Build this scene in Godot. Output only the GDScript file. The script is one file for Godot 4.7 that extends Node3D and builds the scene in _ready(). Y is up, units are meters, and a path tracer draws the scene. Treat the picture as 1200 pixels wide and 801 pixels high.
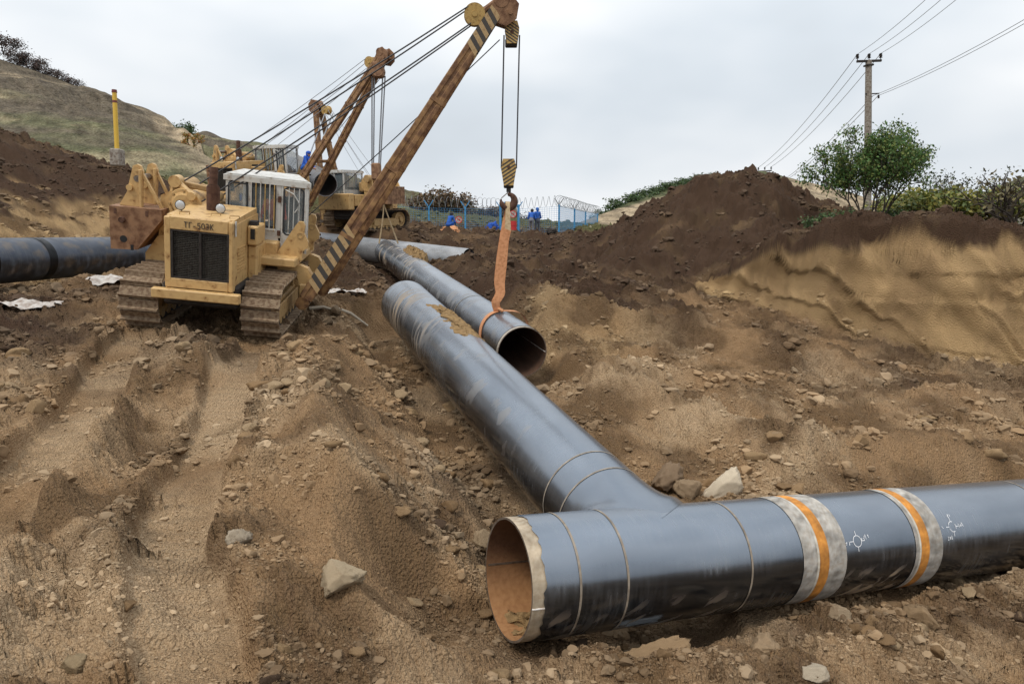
extends Node3D
# Pipeline building site: a tee pipe in a trench, a pipelayer tractor lifting a second pipe, spoil banks, hills.
# Metres, y up. The camera stands 4 m above the trench floor and looks towards -z.

var M := {}
var taken := {}
var rng := RandomNumberGenerator.new()
const R := 0.6                                   # outer radius of all the pipes
const RUN0 := Vector3(-0.0454, 0.7303, -6.5884)   # open end of the tee's run, on its axis
const RUND := Vector3(0.9172, -0.0865, -0.3890)
const BRA0 := Vector3(1.5012, 0.5844, -7.2443)    # where the branch leaves the run
const BRAD := Vector3(-0.3708, 0.1719, -0.9127)
const LIF0 := Vector3(0.2332, 1.5281, -15.8852)   # open end of the lifted pipe
const LIFD := Vector3(-0.3143, 0.0982, -0.9442)


# ---------------------------------------------------------------- shapes
class Geo:
	var v := PackedVector3Array()
	var n := PackedVector3Array()
	var t := PackedVector2Array()
	var c := PackedColorArray()
	var i := PackedInt32Array()
	var col := Color.WHITE
	var xf := Transform3D()

	func vert(p: Vector3, nn: Vector3, uv := Vector2.ZERO) -> int:
		v.append(xf * p)
		n.append((xf.basis * nn).normalized())
		t.append(uv)
		c.append(col)
		return v.size() - 1

	# a flat convex face turned away from the point o
	func face(ps: Array, o: Vector3) -> void:
		var nn: Vector3 = (ps[1] - ps[0]).cross(ps[2] - ps[0]).normalized()
		var mid := Vector3.ZERO
		for p in ps:
			mid += p
		mid /= ps.size()
		var out := nn.dot(mid - o) > 0.0
		if not out:
			nn = -nn
		var s := v.size()
		for p in ps:
			vert(p, nn, Vector2(p.x + p.z, p.y))
		for k in range(1, ps.size() - 1):
			if out:
				i.append_array([s, s + k + 1, s + k])
			else:
				i.append_array([s, s + k, s + k + 1])

	func box(at: Vector3, size: Vector3, bev := 0.0, basis := Basis()) -> Geo:
		var h := size * 0.5
		bev = minf(bev, minf(h.x, minf(h.y, h.z)) * 0.9)
		var P := func(s: Vector3, k: int) -> Vector3:
			var q := Vector3(s.x * (h.x - bev), s.y * (h.y - bev), s.z * (h.z - bev))
			q[k] = s[k] * h[k]
			return at + basis * q
		for k in 3:
			var a := (k + 1) % 3
			var b := (k + 2) % 3
			for sg in [-1.0, 1.0]:
				var ps := []
				for pr in [[-1, -1], [1, -1], [1, 1], [-1, 1]]:
					var s := Vector3.ZERO
					s[k] = sg
					s[a] = pr[0]
					s[b] = pr[1]
					ps.append(P.call(s, k))
				face(ps, at)
		if bev > 0.0:
			for k in 3:
				var a := (k + 1) % 3
				var b := (k + 2) % 3
				for pr in [[-1, -1], [1, -1], [1, 1], [-1, 1]]:
					var s0 := Vector3.ZERO
					s0[a] = pr[0]
					s0[b] = pr[1]
					var s1 := s0
					s0[k] = -1
					s1[k] = 1
					face([P.call(s0, a), P.call(s1, a), P.call(s1, b), P.call(s0, b)], at)
			for x in [-1.0, 1.0]:
				for y in [-1.0, 1.0]:
					for z in [-1.0, 1.0]:
						var s := Vector3(x, y, z)
						face([P.call(s, 0), P.call(s, 1), P.call(s, 2)], at)
		return self

	# a box between two points, w across and h along the up hint
	func beam(p0: Vector3, p1: Vector3, w: float, h: float, up := Vector3.UP, bev := 0.0) -> Geo:
		var z := (p1 - p0).normalized()
		if absf(z.dot(up)) > 0.98:
			up = Vector3.RIGHT
		var x := up.cross(z).normalized()
		return box((p0 + p1) * 0.5, Vector3(w, h, p0.distance_to(p1)), bev, Basis(x, z.cross(x), z))

	func cyl(p0: Vector3, p1: Vector3, r0: float, r1 := -1.0, seg := 12, caps := true) -> Geo:
		if r1 < 0.0:
			r1 = r0
		var z := (p1 - p0).normalized()
		var x := (Vector3.UP if absf(z.y) < 0.9 else Vector3.RIGHT).cross(z).normalized()
		var y := z.cross(x)
		var s := v.size()
		for k in seg + 1:
			var a := TAU * k / seg
			var d := x * cos(a) + y * sin(a)
			vert(p0 + d * r0, d, Vector2(a * r0, 0))
			vert(p1 + d * r1, d, Vector2(a * r0, p0.distance_to(p1)))
		for k in seg:
			var q := s + k * 2
			i.append_array([q, q + 1, q + 2, q + 2, q + 1, q + 3])
		if caps:
			var o := (p0 + p1) * 0.5
			for e in [[p0, r0], [p1, r1]]:
				if e[1] > 0.001:
					var ps := []
					for k in seg:
						var a := TAU * k / seg
						ps.append(e[0] + (x * cos(a) + y * sin(a)) * e[1])
					face(ps, o)
		return self

	func tube(path: PackedVector3Array, r: float, seg := 6, r_end := -1.0) -> Geo:
		var s := v.size()
		var up := Vector3.UP
		for k in path.size():
			var z := (path[mini(k + 1, path.size() - 1)] - path[maxi(k - 1, 0)]).normalized()
			if absf(z.dot(up)) > 0.97:
				up = Vector3.RIGHT if absf(z.x) < 0.9 else Vector3.UP
			var x := up.cross(z).normalized()
			var y := z.cross(x)
			var rr := r if r_end < 0.0 else lerpf(r, r_end, float(k) / (path.size() - 1))
			for j in seg + 1:
				var a := TAU * j / seg
				var d := x * cos(a) + y * sin(a)
				vert(path[k] + d * rr, d, Vector2(float(j) / seg, k))
		for k in path.size() - 1:
			for j in seg:
				var q := s + k * (seg + 1) + j
				i.append_array([q, q + seg + 1, q + 1, q + 1, q + seg + 1, q + seg + 2])
		return self

	# a polygon in the x-y plane of f, thick from z0 to z1
	func prism(poly: PackedVector2Array, z0: float, z1: float, f := Transform3D()) -> Geo:
		var tr := Geometry2D.triangulate_polygon(poly)
		var s := v.size()
		for zz in [z0, z1]:
			var nn := f.basis.z * (1.0 if zz == maxf(z0, z1) else -1.0)
			for p in poly:
				vert(f * Vector3(p.x, p.y, zz), nn, p)
		var m := poly.size()
		var top := m if z1 > z0 else 0
		for k in range(0, tr.size(), 3):
			var a := tr[k]
			var b := tr[k + 1]
			var d := tr[k + 2]
			if (poly[b] - poly[a]).cross(poly[d] - poly[a]) < 0.0:
				var e := b
				b = d
				d = e
			i.append_array([s + top + a, s + top + d, s + top + b])
			i.append_array([s + m - top + a, s + m - top + b, s + m - top + d])
		var ccw := not Geometry2D.is_polygon_clockwise(poly)
		for k in m:
			var a := poly[k]
			var b := poly[(k + 1) % m]
			var e := (b - a).normalized()
			var o2 := Vector2(e.y, -e.x) * (-1.0 if ccw else 1.0)      # inwards or outwards, set right below
			o2 = -o2 if Geometry2D.is_point_in_polygon((a + b) * 0.5 + o2 * 0.004, poly) else o2
			var mid := f * Vector3((a.x + b.x) * 0.5 - o2.x, (a.y + b.y) * 0.5 - o2.y, (z0 + z1) * 0.5)
			face([f * Vector3(a.x, a.y, z0), f * Vector3(b.x, b.y, z0), f * Vector3(b.x, b.y, z1), f * Vector3(a.x, a.y, z1)], mid)
		return self

	func ball(o: Vector3, r: Vector3, seg := 12, rows := 8) -> Geo:
		var s := v.size()
		for a in rows + 1:
			var th := PI * a / rows
			for b in seg + 1:
				var ph := TAU * b / seg
				var d := Vector3(sin(th) * cos(ph), cos(th), sin(th) * sin(ph))
				vert(o + d * r, d / r)
		for a in rows:
			for b in seg:
				var q := s + a * (seg + 1) + b
				i.append_array([q, q + seg + 1, q + 1, q + 1, q + seg + 1, q + seg + 2])
		return self

	# a ring of round or square section: centre o, axis z
	func ring(o: Vector3, axis: Vector3, r_in: float, r_out: float, thick: float, seg := 20) -> Geo:
		var z := axis.normalized()
		var x := (Vector3.UP if absf(z.y) < 0.9 else Vector3.RIGHT).cross(z).normalized()
		var y := z.cross(x)
		for k in seg:
			var d0 := x * cos(TAU * k / seg) + y * sin(TAU * k / seg)
			var d1 := x * cos(TAU * (k + 1) / seg) + y * sin(TAU * (k + 1) / seg)
			var c0 := o + (d0 + d1) * 0.25 * (r_in + r_out)
			var zz := z * thick * 0.5
			face([o + d0 * r_out - zz, o + d1 * r_out - zz, o + d1 * r_out + zz, o + d0 * r_out + zz], c0)
			face([o + d0 * r_in - zz, o + d1 * r_in - zz, o + d1 * r_in + zz, o + d0 * r_in + zz], c0)
			face([o + d0 * r_in + zz, o + d1 * r_in + zz, o + d1 * r_out + zz, o + d0 * r_out + zz], c0)
			face([o + d0 * r_in - zz, o + d1 * r_in - zz, o + d1 * r_out - zz, o + d0 * r_out - zz], c0)
		return self

	# rows x cols of points, smooth; normals from the neighbours
	func sheet(p: PackedVector3Array, cols: int, uv := PackedVector2Array(), cc := PackedColorArray(), flip := false) -> Geo:
		var rows := p.size() / cols
		var s := v.size()
		for a in rows:
			for b in cols:
				var k := a * cols + b
				var du := p[a * cols + mini(b + 1, cols - 1)] - p[a * cols + maxi(b - 1, 0)]
				var dv := p[mini(a + 1, rows - 1) * cols + b] - p[maxi(a - 1, 0) * cols + b]
				if p[a * cols].distance_squared_to(p[a * cols + cols - 1]) < 1e-8 and (b == 0 or b == cols - 1):
					du = p[a * cols + 1] - p[a * cols + cols - 2]
				var nn := du.cross(dv)
				if cc.size():
					col = cc[k]
				vert(p[k], -nn if flip else nn, uv[k] if uv.size() else Vector2(b, a))
		for a in rows - 1:
			for b in cols - 1:
				var q := s + a * cols + b
				if flip:
					i.append_array([q, q + 1, q + cols, q + 1, q + cols + 1, q + cols])
				else:
					i.append_array([q, q + cols, q + 1, q + 1, q + cols, q + cols + 1])
		return self

	func mesh() -> ArrayMesh:
		var a := []
		a.resize(Mesh.ARRAY_MAX)
		a[Mesh.ARRAY_VERTEX] = v
		a[Mesh.ARRAY_NORMAL] = n
		a[Mesh.ARRAY_TEX_UV] = t
		a[Mesh.ARRAY_COLOR] = c
		a[Mesh.ARRAY_INDEX] = i
		var m := ArrayMesh.new()
		m.add_surface_from_arrays(Mesh.PRIMITIVE_TRIANGLES, a)
		return m


func numbered(called: String) -> String:
	taken[called] = taken.get(called, -1) + 1
	return called if taken[called] == 0 else "%s_%03d" % [called, taken[called]]


func thing(called: String, label: String, category: String, xf := Transform3D(), group := "") -> Node3D:
	var o := Node3D.new()
	o.name = numbered(called)
	add_child(o)
	o.transform = xf
	return tag(o, label, category, group)


func tag(o: Node3D, label: String, category: String, group := "") -> Node3D:
	o.set_meta("label", label)
	o.set_meta("category", category)
	if group:
		o.set_meta("group", group)
	return o


func part(called: String, g: Geo, m: Material, parent: Node3D, label := "", kind := "") -> MeshInstance3D:
	return part_of(called, g.mesh(), m, parent, label, kind)


func part_of(called: String, mesh: Mesh, m: Material, parent: Node3D, label := "", kind := "") -> MeshInstance3D:
	var o := MeshInstance3D.new()
	o.name = called if parent != self else numbered(called)
	o.mesh = mesh
	o.material_override = m
	parent.add_child(o, true)
	if label:
		o.set_meta("label", label)
	if kind:
		o.set_meta("kind", kind)
	return o


func lin(r: float, g: float, b: float) -> Color:
	return Color(r, g, b).linear_to_srgb()


func noise(freq: float, oct := 3, kind := FastNoiseLite.TYPE_SIMPLEX_SMOOTH, sd := 1) -> FastNoiseLite:
	var f := FastNoiseLite.new()
	f.noise_type = kind
	f.frequency = freq
	f.seed = sd
	f.fractal_octaves = oct
	f.fractal_type = FastNoiseLite.FRACTAL_FBM if oct > 1 else FastNoiseLite.FRACTAL_NONE
	return f


func noise_tex(f: FastNoiseLite, size := 512, stops := [], normal := false, bump := 6.0) -> NoiseTexture2D:
	var t := NoiseTexture2D.new()
	t.width = size
	t.height = size
	t.seamless = true
	t.noise = f
	t.as_normal_map = normal
	t.bump_strength = bump
	if stops.size():
		var g := Gradient.new()
		g.offsets = PackedFloat32Array(stops.map(func(s): return s[0]))
		g.colors = PackedColorArray(stops.map(func(s): return s[1]))
		t.color_ramp = g
	return t


func mat(r: float, g: float, b: float, rough := 0.8, metal := 0.0) -> StandardMaterial3D:
	var m := StandardMaterial3D.new()
	m.albedo_color = lin(r, g, b)
	m.roughness = rough
	m.metallic = metal
	return m


func worn(r: float, g: float, b: float, rough: float, tex: Texture2D, scale: float, bump: Texture2D = null, cm := 0.2) -> StandardMaterial3D:
	var m := mat(r, g, b, rough)
	m.albedo_texture = tex
	m.uv1_triplanar = true
	m.uv1_scale = Vector3.ONE * scale
	if bump:
		m.heightmap_enabled = true
		m.heightmap_texture = bump
		m.heightmap_scale = cm
	return m


func _ready() -> void:
	rng.seed = 7
	var cam := Camera3D.new()
	cam.name = "camera"
	cam.position = Vector3(0, 4, 0)
	cam.rotation_degrees = Vector3(-8, 0, 0)
	cam.fov = 51.3
	cam.near = 0.05
	cam.far = 900.0
	add_child(cam)
	light_and_sky()
	materials()
	build_ground()
	build_hills()
	build_tee()
	build_lifted_pipe()
	build_pipelayers()
	build_hook_and_sling()
	build_fence_and_people()
	build_pole_and_plants()
	build_small_things()


func light_and_sky() -> void:
	var e := Environment.new()
	e.background_mode = Environment.BG_SKY
	var w := 1024
	var h := 512
	var im := Image.create(w, h, false, Image.FORMAT_RGBF)
	var f := noise(0.9, 5, FastNoiseLite.TYPE_SIMPLEX_SMOOTH, 11)
	for y in h:
		var el := PI * (0.5 - (y + 0.5) / h)
		for x in w:
			var az := TAU * (x + 0.5) / w
			var d := Vector3(cos(el) * sin(az), sin(el), cos(el) * cos(az))
			var k := f.get_noise_3d(d.x * 1.5, d.y * 3.6, d.z * 1.5)
			var up := maxf(0.0, d.y)
			var b := lerpf(0.85, 1.45, smoothstep(0.0, 1.0, up)) * (1.0 + 0.28 * k)
			var blue := clampf(0.5 + 1.4 * k, 0.0, 1.0)
			var c := Color(0.80, 0.87, 0.94).lerp(Color(0.91, 0.925, 0.94), blue) * b
			if d.y < 0.0:
				c = Color(0.16, 0.13, 0.10)
			im.set_pixel(x, y, c)
	var sky := PanoramaSkyMaterial.new()
	sky.panorama = ImageTexture.create_from_image(im)
	e.sky = Sky.new()
	e.sky.sky_material = sky
	e.background_energy_multiplier = 1.0
	e.tonemap_mode = Environment.TONE_MAPPER_LINEAR
	e.tonemap_exposure = 1.1
	e.sdfgi_enabled = true
	e.ssao_enabled = true
	e.ssil_enabled = true
	var we := WorldEnvironment.new()
	we.name = "world_environment"
	we.environment = e
	add_child(we)
	var sun := DirectionalLight3D.new()
	sun.name = "sun"
	sun.light_energy = 0.5
	sun.light_color = Color(1.0, 0.96, 0.9)
	sun.light_angular_distance = 14.0
	sun.rotation_degrees = Vector3(-58, -38, 0)
	sun.shadow_enabled = true
	add_child(sun)


func materials() -> void:
	var grey := func(a: float, b: float) -> Array: return [[0.0, Color(a, a, a)], [1.0, Color(b, b, b)]]
	M.n_fine = noise_tex(noise(0.03, 5), 1024, grey.call(0.0, 1.0))
	M.n_cell = noise_tex(noise(0.035, 3, FastNoiseLite.TYPE_CELLULAR, 5), 1024, grey.call(1.0, 0.0))
	M.n_grain = noise_tex(noise(0.022, 7, FastNoiseLite.TYPE_SIMPLEX, 15), 1024, grey.call(0.0, 1.0))
	# soil
	var s := StandardMaterial3D.new()
	s.vertex_color_use_as_albedo = true
	s.roughness = 0.95
	s.metallic_specular = 0.25
	s.albedo_texture = noise_tex(noise(0.05, 5, FastNoiseLite.TYPE_SIMPLEX, 3), 1024, [[0.0, Color(0.66, 0.62, 0.57)], [0.45, Color(0.86, 0.84, 0.82)], [0.7, Color(0.97, 0.96, 0.95)], [1.0, Color(1, 1, 1)]])
	s.uv1_triplanar = true
	s.uv1_world_triplanar = true
	s.uv1_scale = Vector3.ONE * 0.9
	s.heightmap_enabled = true
	s.heightmap_texture = M.n_grain
	s.heightmap_scale = 6.0
	M.soil = s
	var g: StandardMaterial3D = s.duplicate()
	g.uv1_scale = Vector3.ONE * 0.06
	g.heightmap_scale = 40.0
	M.hill = g
	var st: StandardMaterial3D = s.duplicate()
	st.uv1_world_triplanar = false
	st.uv1_scale = Vector3.ONE * 2.2
	st.heightmap_texture = M.n_fine
	st.heightmap_scale = 0.8
	M.stone = st
	var pb: StandardMaterial3D = st.duplicate()
	pb.heightmap_enabled = false
	pb.uv1_triplanar = false
	pb.uv1_world_triplanar = false
	pb.albedo_texture = null
	M.pebble = pb
	# machine paint, rust, rubber and so on
	var wear := noise_tex(noise(0.006, 7, FastNoiseLite.TYPE_SIMPLEX, 21), 1024, [[0.0, Color(0.45, 0.35, 0.28)], [0.07, Color(0.62, 0.54, 0.47)], [0.2, Color(0.88, 0.85, 0.82)], [0.45, Color(0.97, 0.97, 0.96)], [0.75, Color(0.95, 0.94, 0.93)], [1.0, Color(0.86, 0.84, 0.83)]])
	var rusty := noise_tex(noise(0.007, 7, FastNoiseLite.TYPE_SIMPLEX, 22), 1024, [[0.0, Color(0.62, 0.53, 0.47)], [0.35, Color(0.80, 0.74, 0.69)], [0.6, Color(0.92, 0.89, 0.86)], [1.0, Color(1, 0.96, 0.9)]])
	var patchy := noise_tex(noise(0.009, 6, FastNoiseLite.TYPE_SIMPLEX, 23), 1024, [[0.0, Color(0.46, 0.35, 0.29)], [0.35, Color(0.66, 0.55, 0.46)], [0.6, Color(0.84, 0.75, 0.64)], [1.0, Color(0.98, 0.9, 0.74)]])
	M.yellow = worn(0.60, 0.392, 0.168, 0.55, wear, 0.45, M.n_fine, 0.15)
	M.yellow_dull = worn(0.44, 0.285, 0.125, 0.65, wear, 0.6, M.n_fine, 0.2)
	M.brown = worn(0.30, 0.175, 0.10, 0.75, rusty, 0.5, M.n_fine, 0.3)
	M.boom = worn(0.36, 0.245, 0.140, 0.65, patchy, 0.35, M.n_fine, 0.2)
	M.rust = worn(0.115, 0.058, 0.038, 0.85, rusty, 0.9, M.n_fine, 0.3)
	M.black = mat(0.012, 0.012, 0.013, 0.6)
	M.dark = worn(0.035, 0.03, 0.027, 0.8, rusty, 0.8, M.n_fine, 0.3)
	M.mesh = worn(0.055, 0.052, 0.045, 0.7, rusty, 1.4)
	M.white = worn(0.60, 0.60, 0.58, 0.5, wear, 0.5)
	M.shoe = worn(0.29, 0.225, 0.155, 0.85, rusty, 1.1, M.n_cell, 0.8)
	M.steel = worn(0.30, 0.28, 0.26, 0.42, rusty, 1.3)
	M.steel.metallic = 0.6
	M.lens = mat(0.5, 0.52, 0.54, 0.25, 0.1)
	M.cable = mat(0.03, 0.03, 0.034, 0.55)
	M.cable_grey = mat(0.27, 0.28, 0.30, 0.5, 0.3)
	M.seal = mat(0.02, 0.024, 0.03, 0.5)
	M.glass = StandardMaterial3D.new()
	M.glass.transparency = BaseMaterial3D.TRANSPARENCY_ALPHA
	M.glass.albedo_color = Color(0.75, 0.82, 0.85, 0.12)
	M.glass.roughness = 0.04
	M.blue_paint = worn(0.06, 0.30, 0.60, 0.5, wear, 0.8)
	M.blue_cloth = mat(0.02, 0.085, 0.40, 0.9)
	M.red = mat(0.5, 0.03, 0.03, 0.6)
	M.orange = mat(0.72, 0.27, 0.035, 0.6)
	M.cloth_white = worn(0.58, 0.59, 0.60, 0.9, rusty, 0.7)
	M.skin = mat(0.42, 0.24, 0.16, 0.6)
	M.body = StandardMaterial3D.new()
	M.body.vertex_color_use_as_albedo = true
	M.body.roughness = 0.9
	M.concrete = worn(0.33, 0.32, 0.30, 0.9, rusty, 0.7)
	M.wood = worn(0.36, 0.27, 0.18, 0.85, rusty, 1.0)
	M.bark = mat(0.055, 0.042, 0.032, 0.9)
	M.wire = mat(0.24, 0.25, 0.26, 0.5, 0.4)
	M.sling = worn(0.62, 0.30, 0.15, 0.85, noise_tex(noise(0.02, 5, FastNoiseLite.TYPE_SIMPLEX, 31), 512, [[0.0, Color(0.78, 0.72, 0.66)], [0.5, Color(0.95, 0.93, 0.9)], [1.0, Color(1, 1, 1)]]), 0.9, M.n_fine, 0.3)
	M.leaf = StandardMaterial3D.new()
	M.leaf.vertex_color_use_as_albedo = true
	M.leaf.roughness = 0.65
	M.leaf.backlight_enabled = true
	M.leaf.backlight = Color(0.5, 0.5, 0.5)
	M.stripe_yellow = worn(0.50, 0.33, 0.11, 0.6, wear, 0.9)
	M.stripe_faded = worn(0.44, 0.30, 0.145, 0.65, wear, 0.9)
	M.stripe_black = mat(0.05, 0.042, 0.035, 0.7)
	M.chalk = mat(0.75, 0.76, 0.78, 0.9)


# ---------------------------------------------------------------- ground
# surveyed points of the ground: x, y, z, how much dark topsoil, how much ochre subsoil
const SURVEY := [
-3.58,0.94,-4.6,0.15,0,  -2.49,0.8,-4.8,0.15,0,  -1.32,0.61,-5.1,0.15,0,  -0.36,0.34,-5.5,0.15,0,  0.75,0.14,-5.8,0.15,0,
1.95,0.01,-6,0.15,0,  3.27,-0.19,-6.3,0.15,0,  5.14,-0.39,-6.6,0.15,0,  -6,1.8,-2.6,0.15,0,  -2,1.6,-2.6,0.15,0,
2,1.4,-2.6,0.15,0,  6,1.2,-2.6,0.15,0,  9,1.05,-2.6,0.15,0,  -5,2.2,-0.5,0.15,0,  0,2.2,-0.5,0.15,0,
5,2.2,-0.5,0.15,0,  -4.28,1.05,-5.6,0.05,0,  -5.34,1.21,-7.1,0.05,0,  -6.95,1.52,-9.4,0.05,0,  -8.06,1.78,-11,0.05,0,
-4.57,1.13,-7.3,0.05,0,  -3.7,0.95,-5.8,0.05,0,  -3.29,1.05,-7.5,0.05,0,  -2.68,0.84,-6,0.05,0,  -4.27,1.38,-9.9,0.05,0,
-6.37,1.66,-11.6,0.05,0,  -1.54,0.82,-6.05,0.05,0,  -2.48,0.94,-7.3,0.05,0,  -9.59,2.15,-13.2,0.6,0,  -8.35,2.07,-13.8,0.6,0,
-11.82,2.62,-16.4,0.6,0,  -10.09,2.63,-16.8,0.6,0,  -9.45,2.72,-17.5,0.6,0,  -9.64,2.38,-14.8,0.6,0,  -8.05,2.1,-13.9,0.3,0,
-8.17,2.32,-15.28,0.3,0,  -8.36,2.69,-17.65,0.3,0,  -8.44,2.84,-18.63,0.3,0,  -6.47,1.93,-14.06,0.3,0,  -6.58,2.15,-15.44,0.3,0,
-6.77,2.52,-17.8,0.3,0,  -6.85,2.68,-18.79,0.3,0,  -4.89,1.77,-14.21,0.3,0,  -5,1.98,-15.59,0.3,0,  -5.19,2.35,-17.95,0.3,0,
-5.27,2.51,-18.94,0.3,0,  -3.69,2.04,-17,0.1,0,  -3.06,1.79,-15.8,0.1,0,  -3.3,1.67,-12.3,0.1,0,  -4.39,1.73,-12,0.1,0,
-2.99,1.44,-9.7,0.1,0,  -2.02,1.24,-8.1,0.1,0,  -1.43,1.01,-7.6,0.1,0,  -0.99,0.76,-6.5,0.1,0,  -2.56,1.52,-14,0.1,0,
-2.12,1.26,-14.5,0.2,0,  -1.2,0.78,-12.2,0.2,0,  -0.52,0.59,-10.4,0.2,0,  -0.12,0.43,-9.4,0.2,0,  -0.87,0.58,-8.7,0.2,0,
-0.4,0.43,-8,0.2,0,  -0.54,0.36,-7.1,0.2,0,  -0.49,0.24,-6.4,0.2,0,  0,0.09,-6.4,0.2,0,  0.79,0.16,-6.15,0.2,0,
1.67,0.09,-6.5,0.2,0,  2.69,-0.02,-7,0.2,0,  3.79,-0.12,-7.4,0.2,0,  5.04,-0.18,-7.9,0.2,0,  6.12,-0.2,-8.3,0.2,0,
5.13,0.38,-10.3,0.1,0,  6.4,0.56,-13,0.1,0,  7.81,0.77,-16,0.1,0,  8.35,0.3,-11.2,0.1,0,  9.97,0.43,-13.5,0.1,0,
2.68,0.46,-10.8,0.1,0,  3.26,0.82,-13.3,0.1,0,  4.13,1.2,-17,0.1,0,  1.69,0.84,-11.4,0.1,0,  1.68,1.22,-13.8,0.1,0,
1.11,1.31,-15.2,0.1,0,  0.74,0.99,-15.2,0.1,0,  3.88,0.45,-10.4,0.1,0,  5.08,0.7,-13.8,0.1,0,  11.67,0.6,-15.9,0.5,0,
9.74,0.96,-17.8,0.5,0,  6.62,1.23,-18.2,0.5,0,  7.54,1.47,-20.8,0.5,0,  5.07,1.57,-21,0.5,0,  2.18,1.48,-18,0.1,0.6,
1.17,1.98,-19.5,0.1,0.6,  0.5,2.33,-21,0.1,0.6,  2.88,2.38,-24,0.85,0,  0,3.12,-28,0.85,0,  -1.43,3.41,-30,0.85,0,
3.93,3.35,-33,0.85,0,  0.95,3.92,-40,0.85,0,  4.51,2.28,-23.5,0.85,0,  0,2.52,-22,0.85,0,  1.94,2.83,-27,0.85,0,
-2.21,3.46,-31,0.85,0,  14.35,0.66,-16.8,0.3,0.2,  12.87,0.7397,-17.6,0.3,0.2,  11.55,0.85,-18.6,0.3,0.2,  10.82,0.9899,-19.3,0.3,0.2,
9.87,1.25,-20.4,0.3,0.2,  9.31,1.359,-21.1,0.3,0.2,  8.34,1.69,-23.1,0.3,0.2,  7.47,2.03,-24.9,0.3,0.2,  6.32,2.37,-26,0.3,0.2,
14.93,1.338,-17.9,1,0,  13.43,1.387,-18.8,1,0,  12.02,1.643,-19.8,1,0,  11.25,1.766,-20.5,1,0,  10.26,1.935,-21.6,1,0,
9.71,2.009,-22.4,1,0,  8.63,2.158,-24.2,1,0,  7.7,2.081,-25.8,1,0,  6.44,2.367,-26.5,1,0,  15.7,0.8238,-22,0.6,0,
14.23,1.137,-24,0.6,0,  12.33,1.544,-26,0.6,0,  11.94,1.93,-28,0.6,0,  24.97,0.8251,-30,0.4,0,  20.75,1.229,-35,0.4,0,
18.97,1.708,-40,0.4,0,  10.18,5.194,-31,1,0,  11.1,4.454,-31,1,0,  9.09,5.778,-31,1,0,  8.13,6.288,-31.5,1,0,
6.88,6.06,-32.5,1,0,  5.62,5.32,-34,1,0,  4.69,4.65,-36,1,0,  11.47,2.884,-29,1,0,  11.93,2.003,-28,1,0,
9.42,3.51,-28.5,0.95,0,  7.68,4.451,-29.5,0.95,0,  6.19,4.11,-29,0.95,0,  4.92,3.42,-29.5,0.95,0,  6.56,3.13,-27.5,0.95,0,
8.02,2.785,-27,0.95,0,  4.7,3.93,-33,0.95,0,  10.17,4.423,-42,0.9,0,  -2.04,4.67,-43,0.7,0,  0,4.51,-47,0.7,0,
2.28,4.58,-48,0.7,0,  4.55,4.47,-48,0.7,0,  5.93,4.43,-50,0.7,0,  -2.92,4.25,-41,0.7,0,  -6.25,4.89,-44,0.7,0,
9.49,4.43,-50,0.7,0,  -7.35,4.65,-36.5,0.75,0,  -5.33,4.58,-37.5,0.75,0,  -9.99,4.96,-32.5,0.75,0,  -11.72,5.06,-31,0.75,0,
-6.91,3.43,-29,0.75,0,  -6.43,3.34,-30,0.75,0,  -9.09,3.3,-35.5,0.75,0,  -10.86,3.28,-36.5,0.75,0,  -7.19,3.32,-34.5,0.75,0,
-6,3.46,-36,0.75,0,  -5.63,2.59,-23.5,0.75,0,  -4.58,2.7,-22.5,0.75,0,  -6.82,3.18,-26,0.75,0,  -4.52,3.7,-38,0.75,0,
-14.38,4.13,-20.2,0.3,0.5,  -15.42,4.16,-26,0.3,0.5,  -15.28,5.09,-21.6,0.15,1,  -16.19,5.91,-23,0.15,1,  -16.8,6.1,-26.5,0.15,1,
-16.74,5.63,-29,0.15,1,  -15.94,4.97,-25,0.15,1,  -17.39,6.72,-27.5,1,0,  -17.11,6.46,-31,1,0,  -18.87,7.62,-27,1,0,
-18.61,7.35,-29.5,1,0,  -17.62,7.02,-32,1,0,  -16.77,6.7,-34,1,0,  -15.67,6.4,-36,1,0,  -14.36,5.47,-29,1,0,
-16.84,6.54,-24,1,0,  -22.15,8.48,-25.5,0.7,0,  -18.02,5.86,-20.5,0.7,0,  -15.14,3.97,-17,0.7,0,  -27.93,9.68,-40,0.3,0,
-24.76,8.55,-45,0.3,0,  -20.85,7.81,-48,0.3,0,  -17.64,7.39,-50,0.3,0,  -60,12,-60,0,0,  -30,9,-70,0,0,
-5,6.2,-62,0.3,0,  10,5.2,-62,0.3,0,  30,2.216,-62,0.3,0,  60,2.135,-62,0.3,0,  40,1.635,-30,0.3,0,
25,0.1351,-15,0.2,0,  25,1.5,-6,0.2,0,  -25,4.5,-12,0.4,0,  -20,2.5,-5,0.3,0
]
# the excavated wall on the right: bearing, depth of its toe, depth of its rim, height
const WALL := [[0.1699, 27.5, 28, 0], [0.2299, 26, 26.5, 0.0004423], [0.2831, 24.9, 25.8, 1.039], [0.3392, 23.1, 24.2, 2.057], [0.4118, 21.1, 22.4, 2.625], [0.4508, 20.4, 21.6, 2.711], [0.5202, 19.3, 20.5, 2.943], [0.5748, 18.6, 19.8, 3.087], [0.6736, 17.6, 18.8, 2.938], [0.7844, 16.8, 17.9, 2.865], [1.284, 12.8, 13.9, 2.865]]
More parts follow.
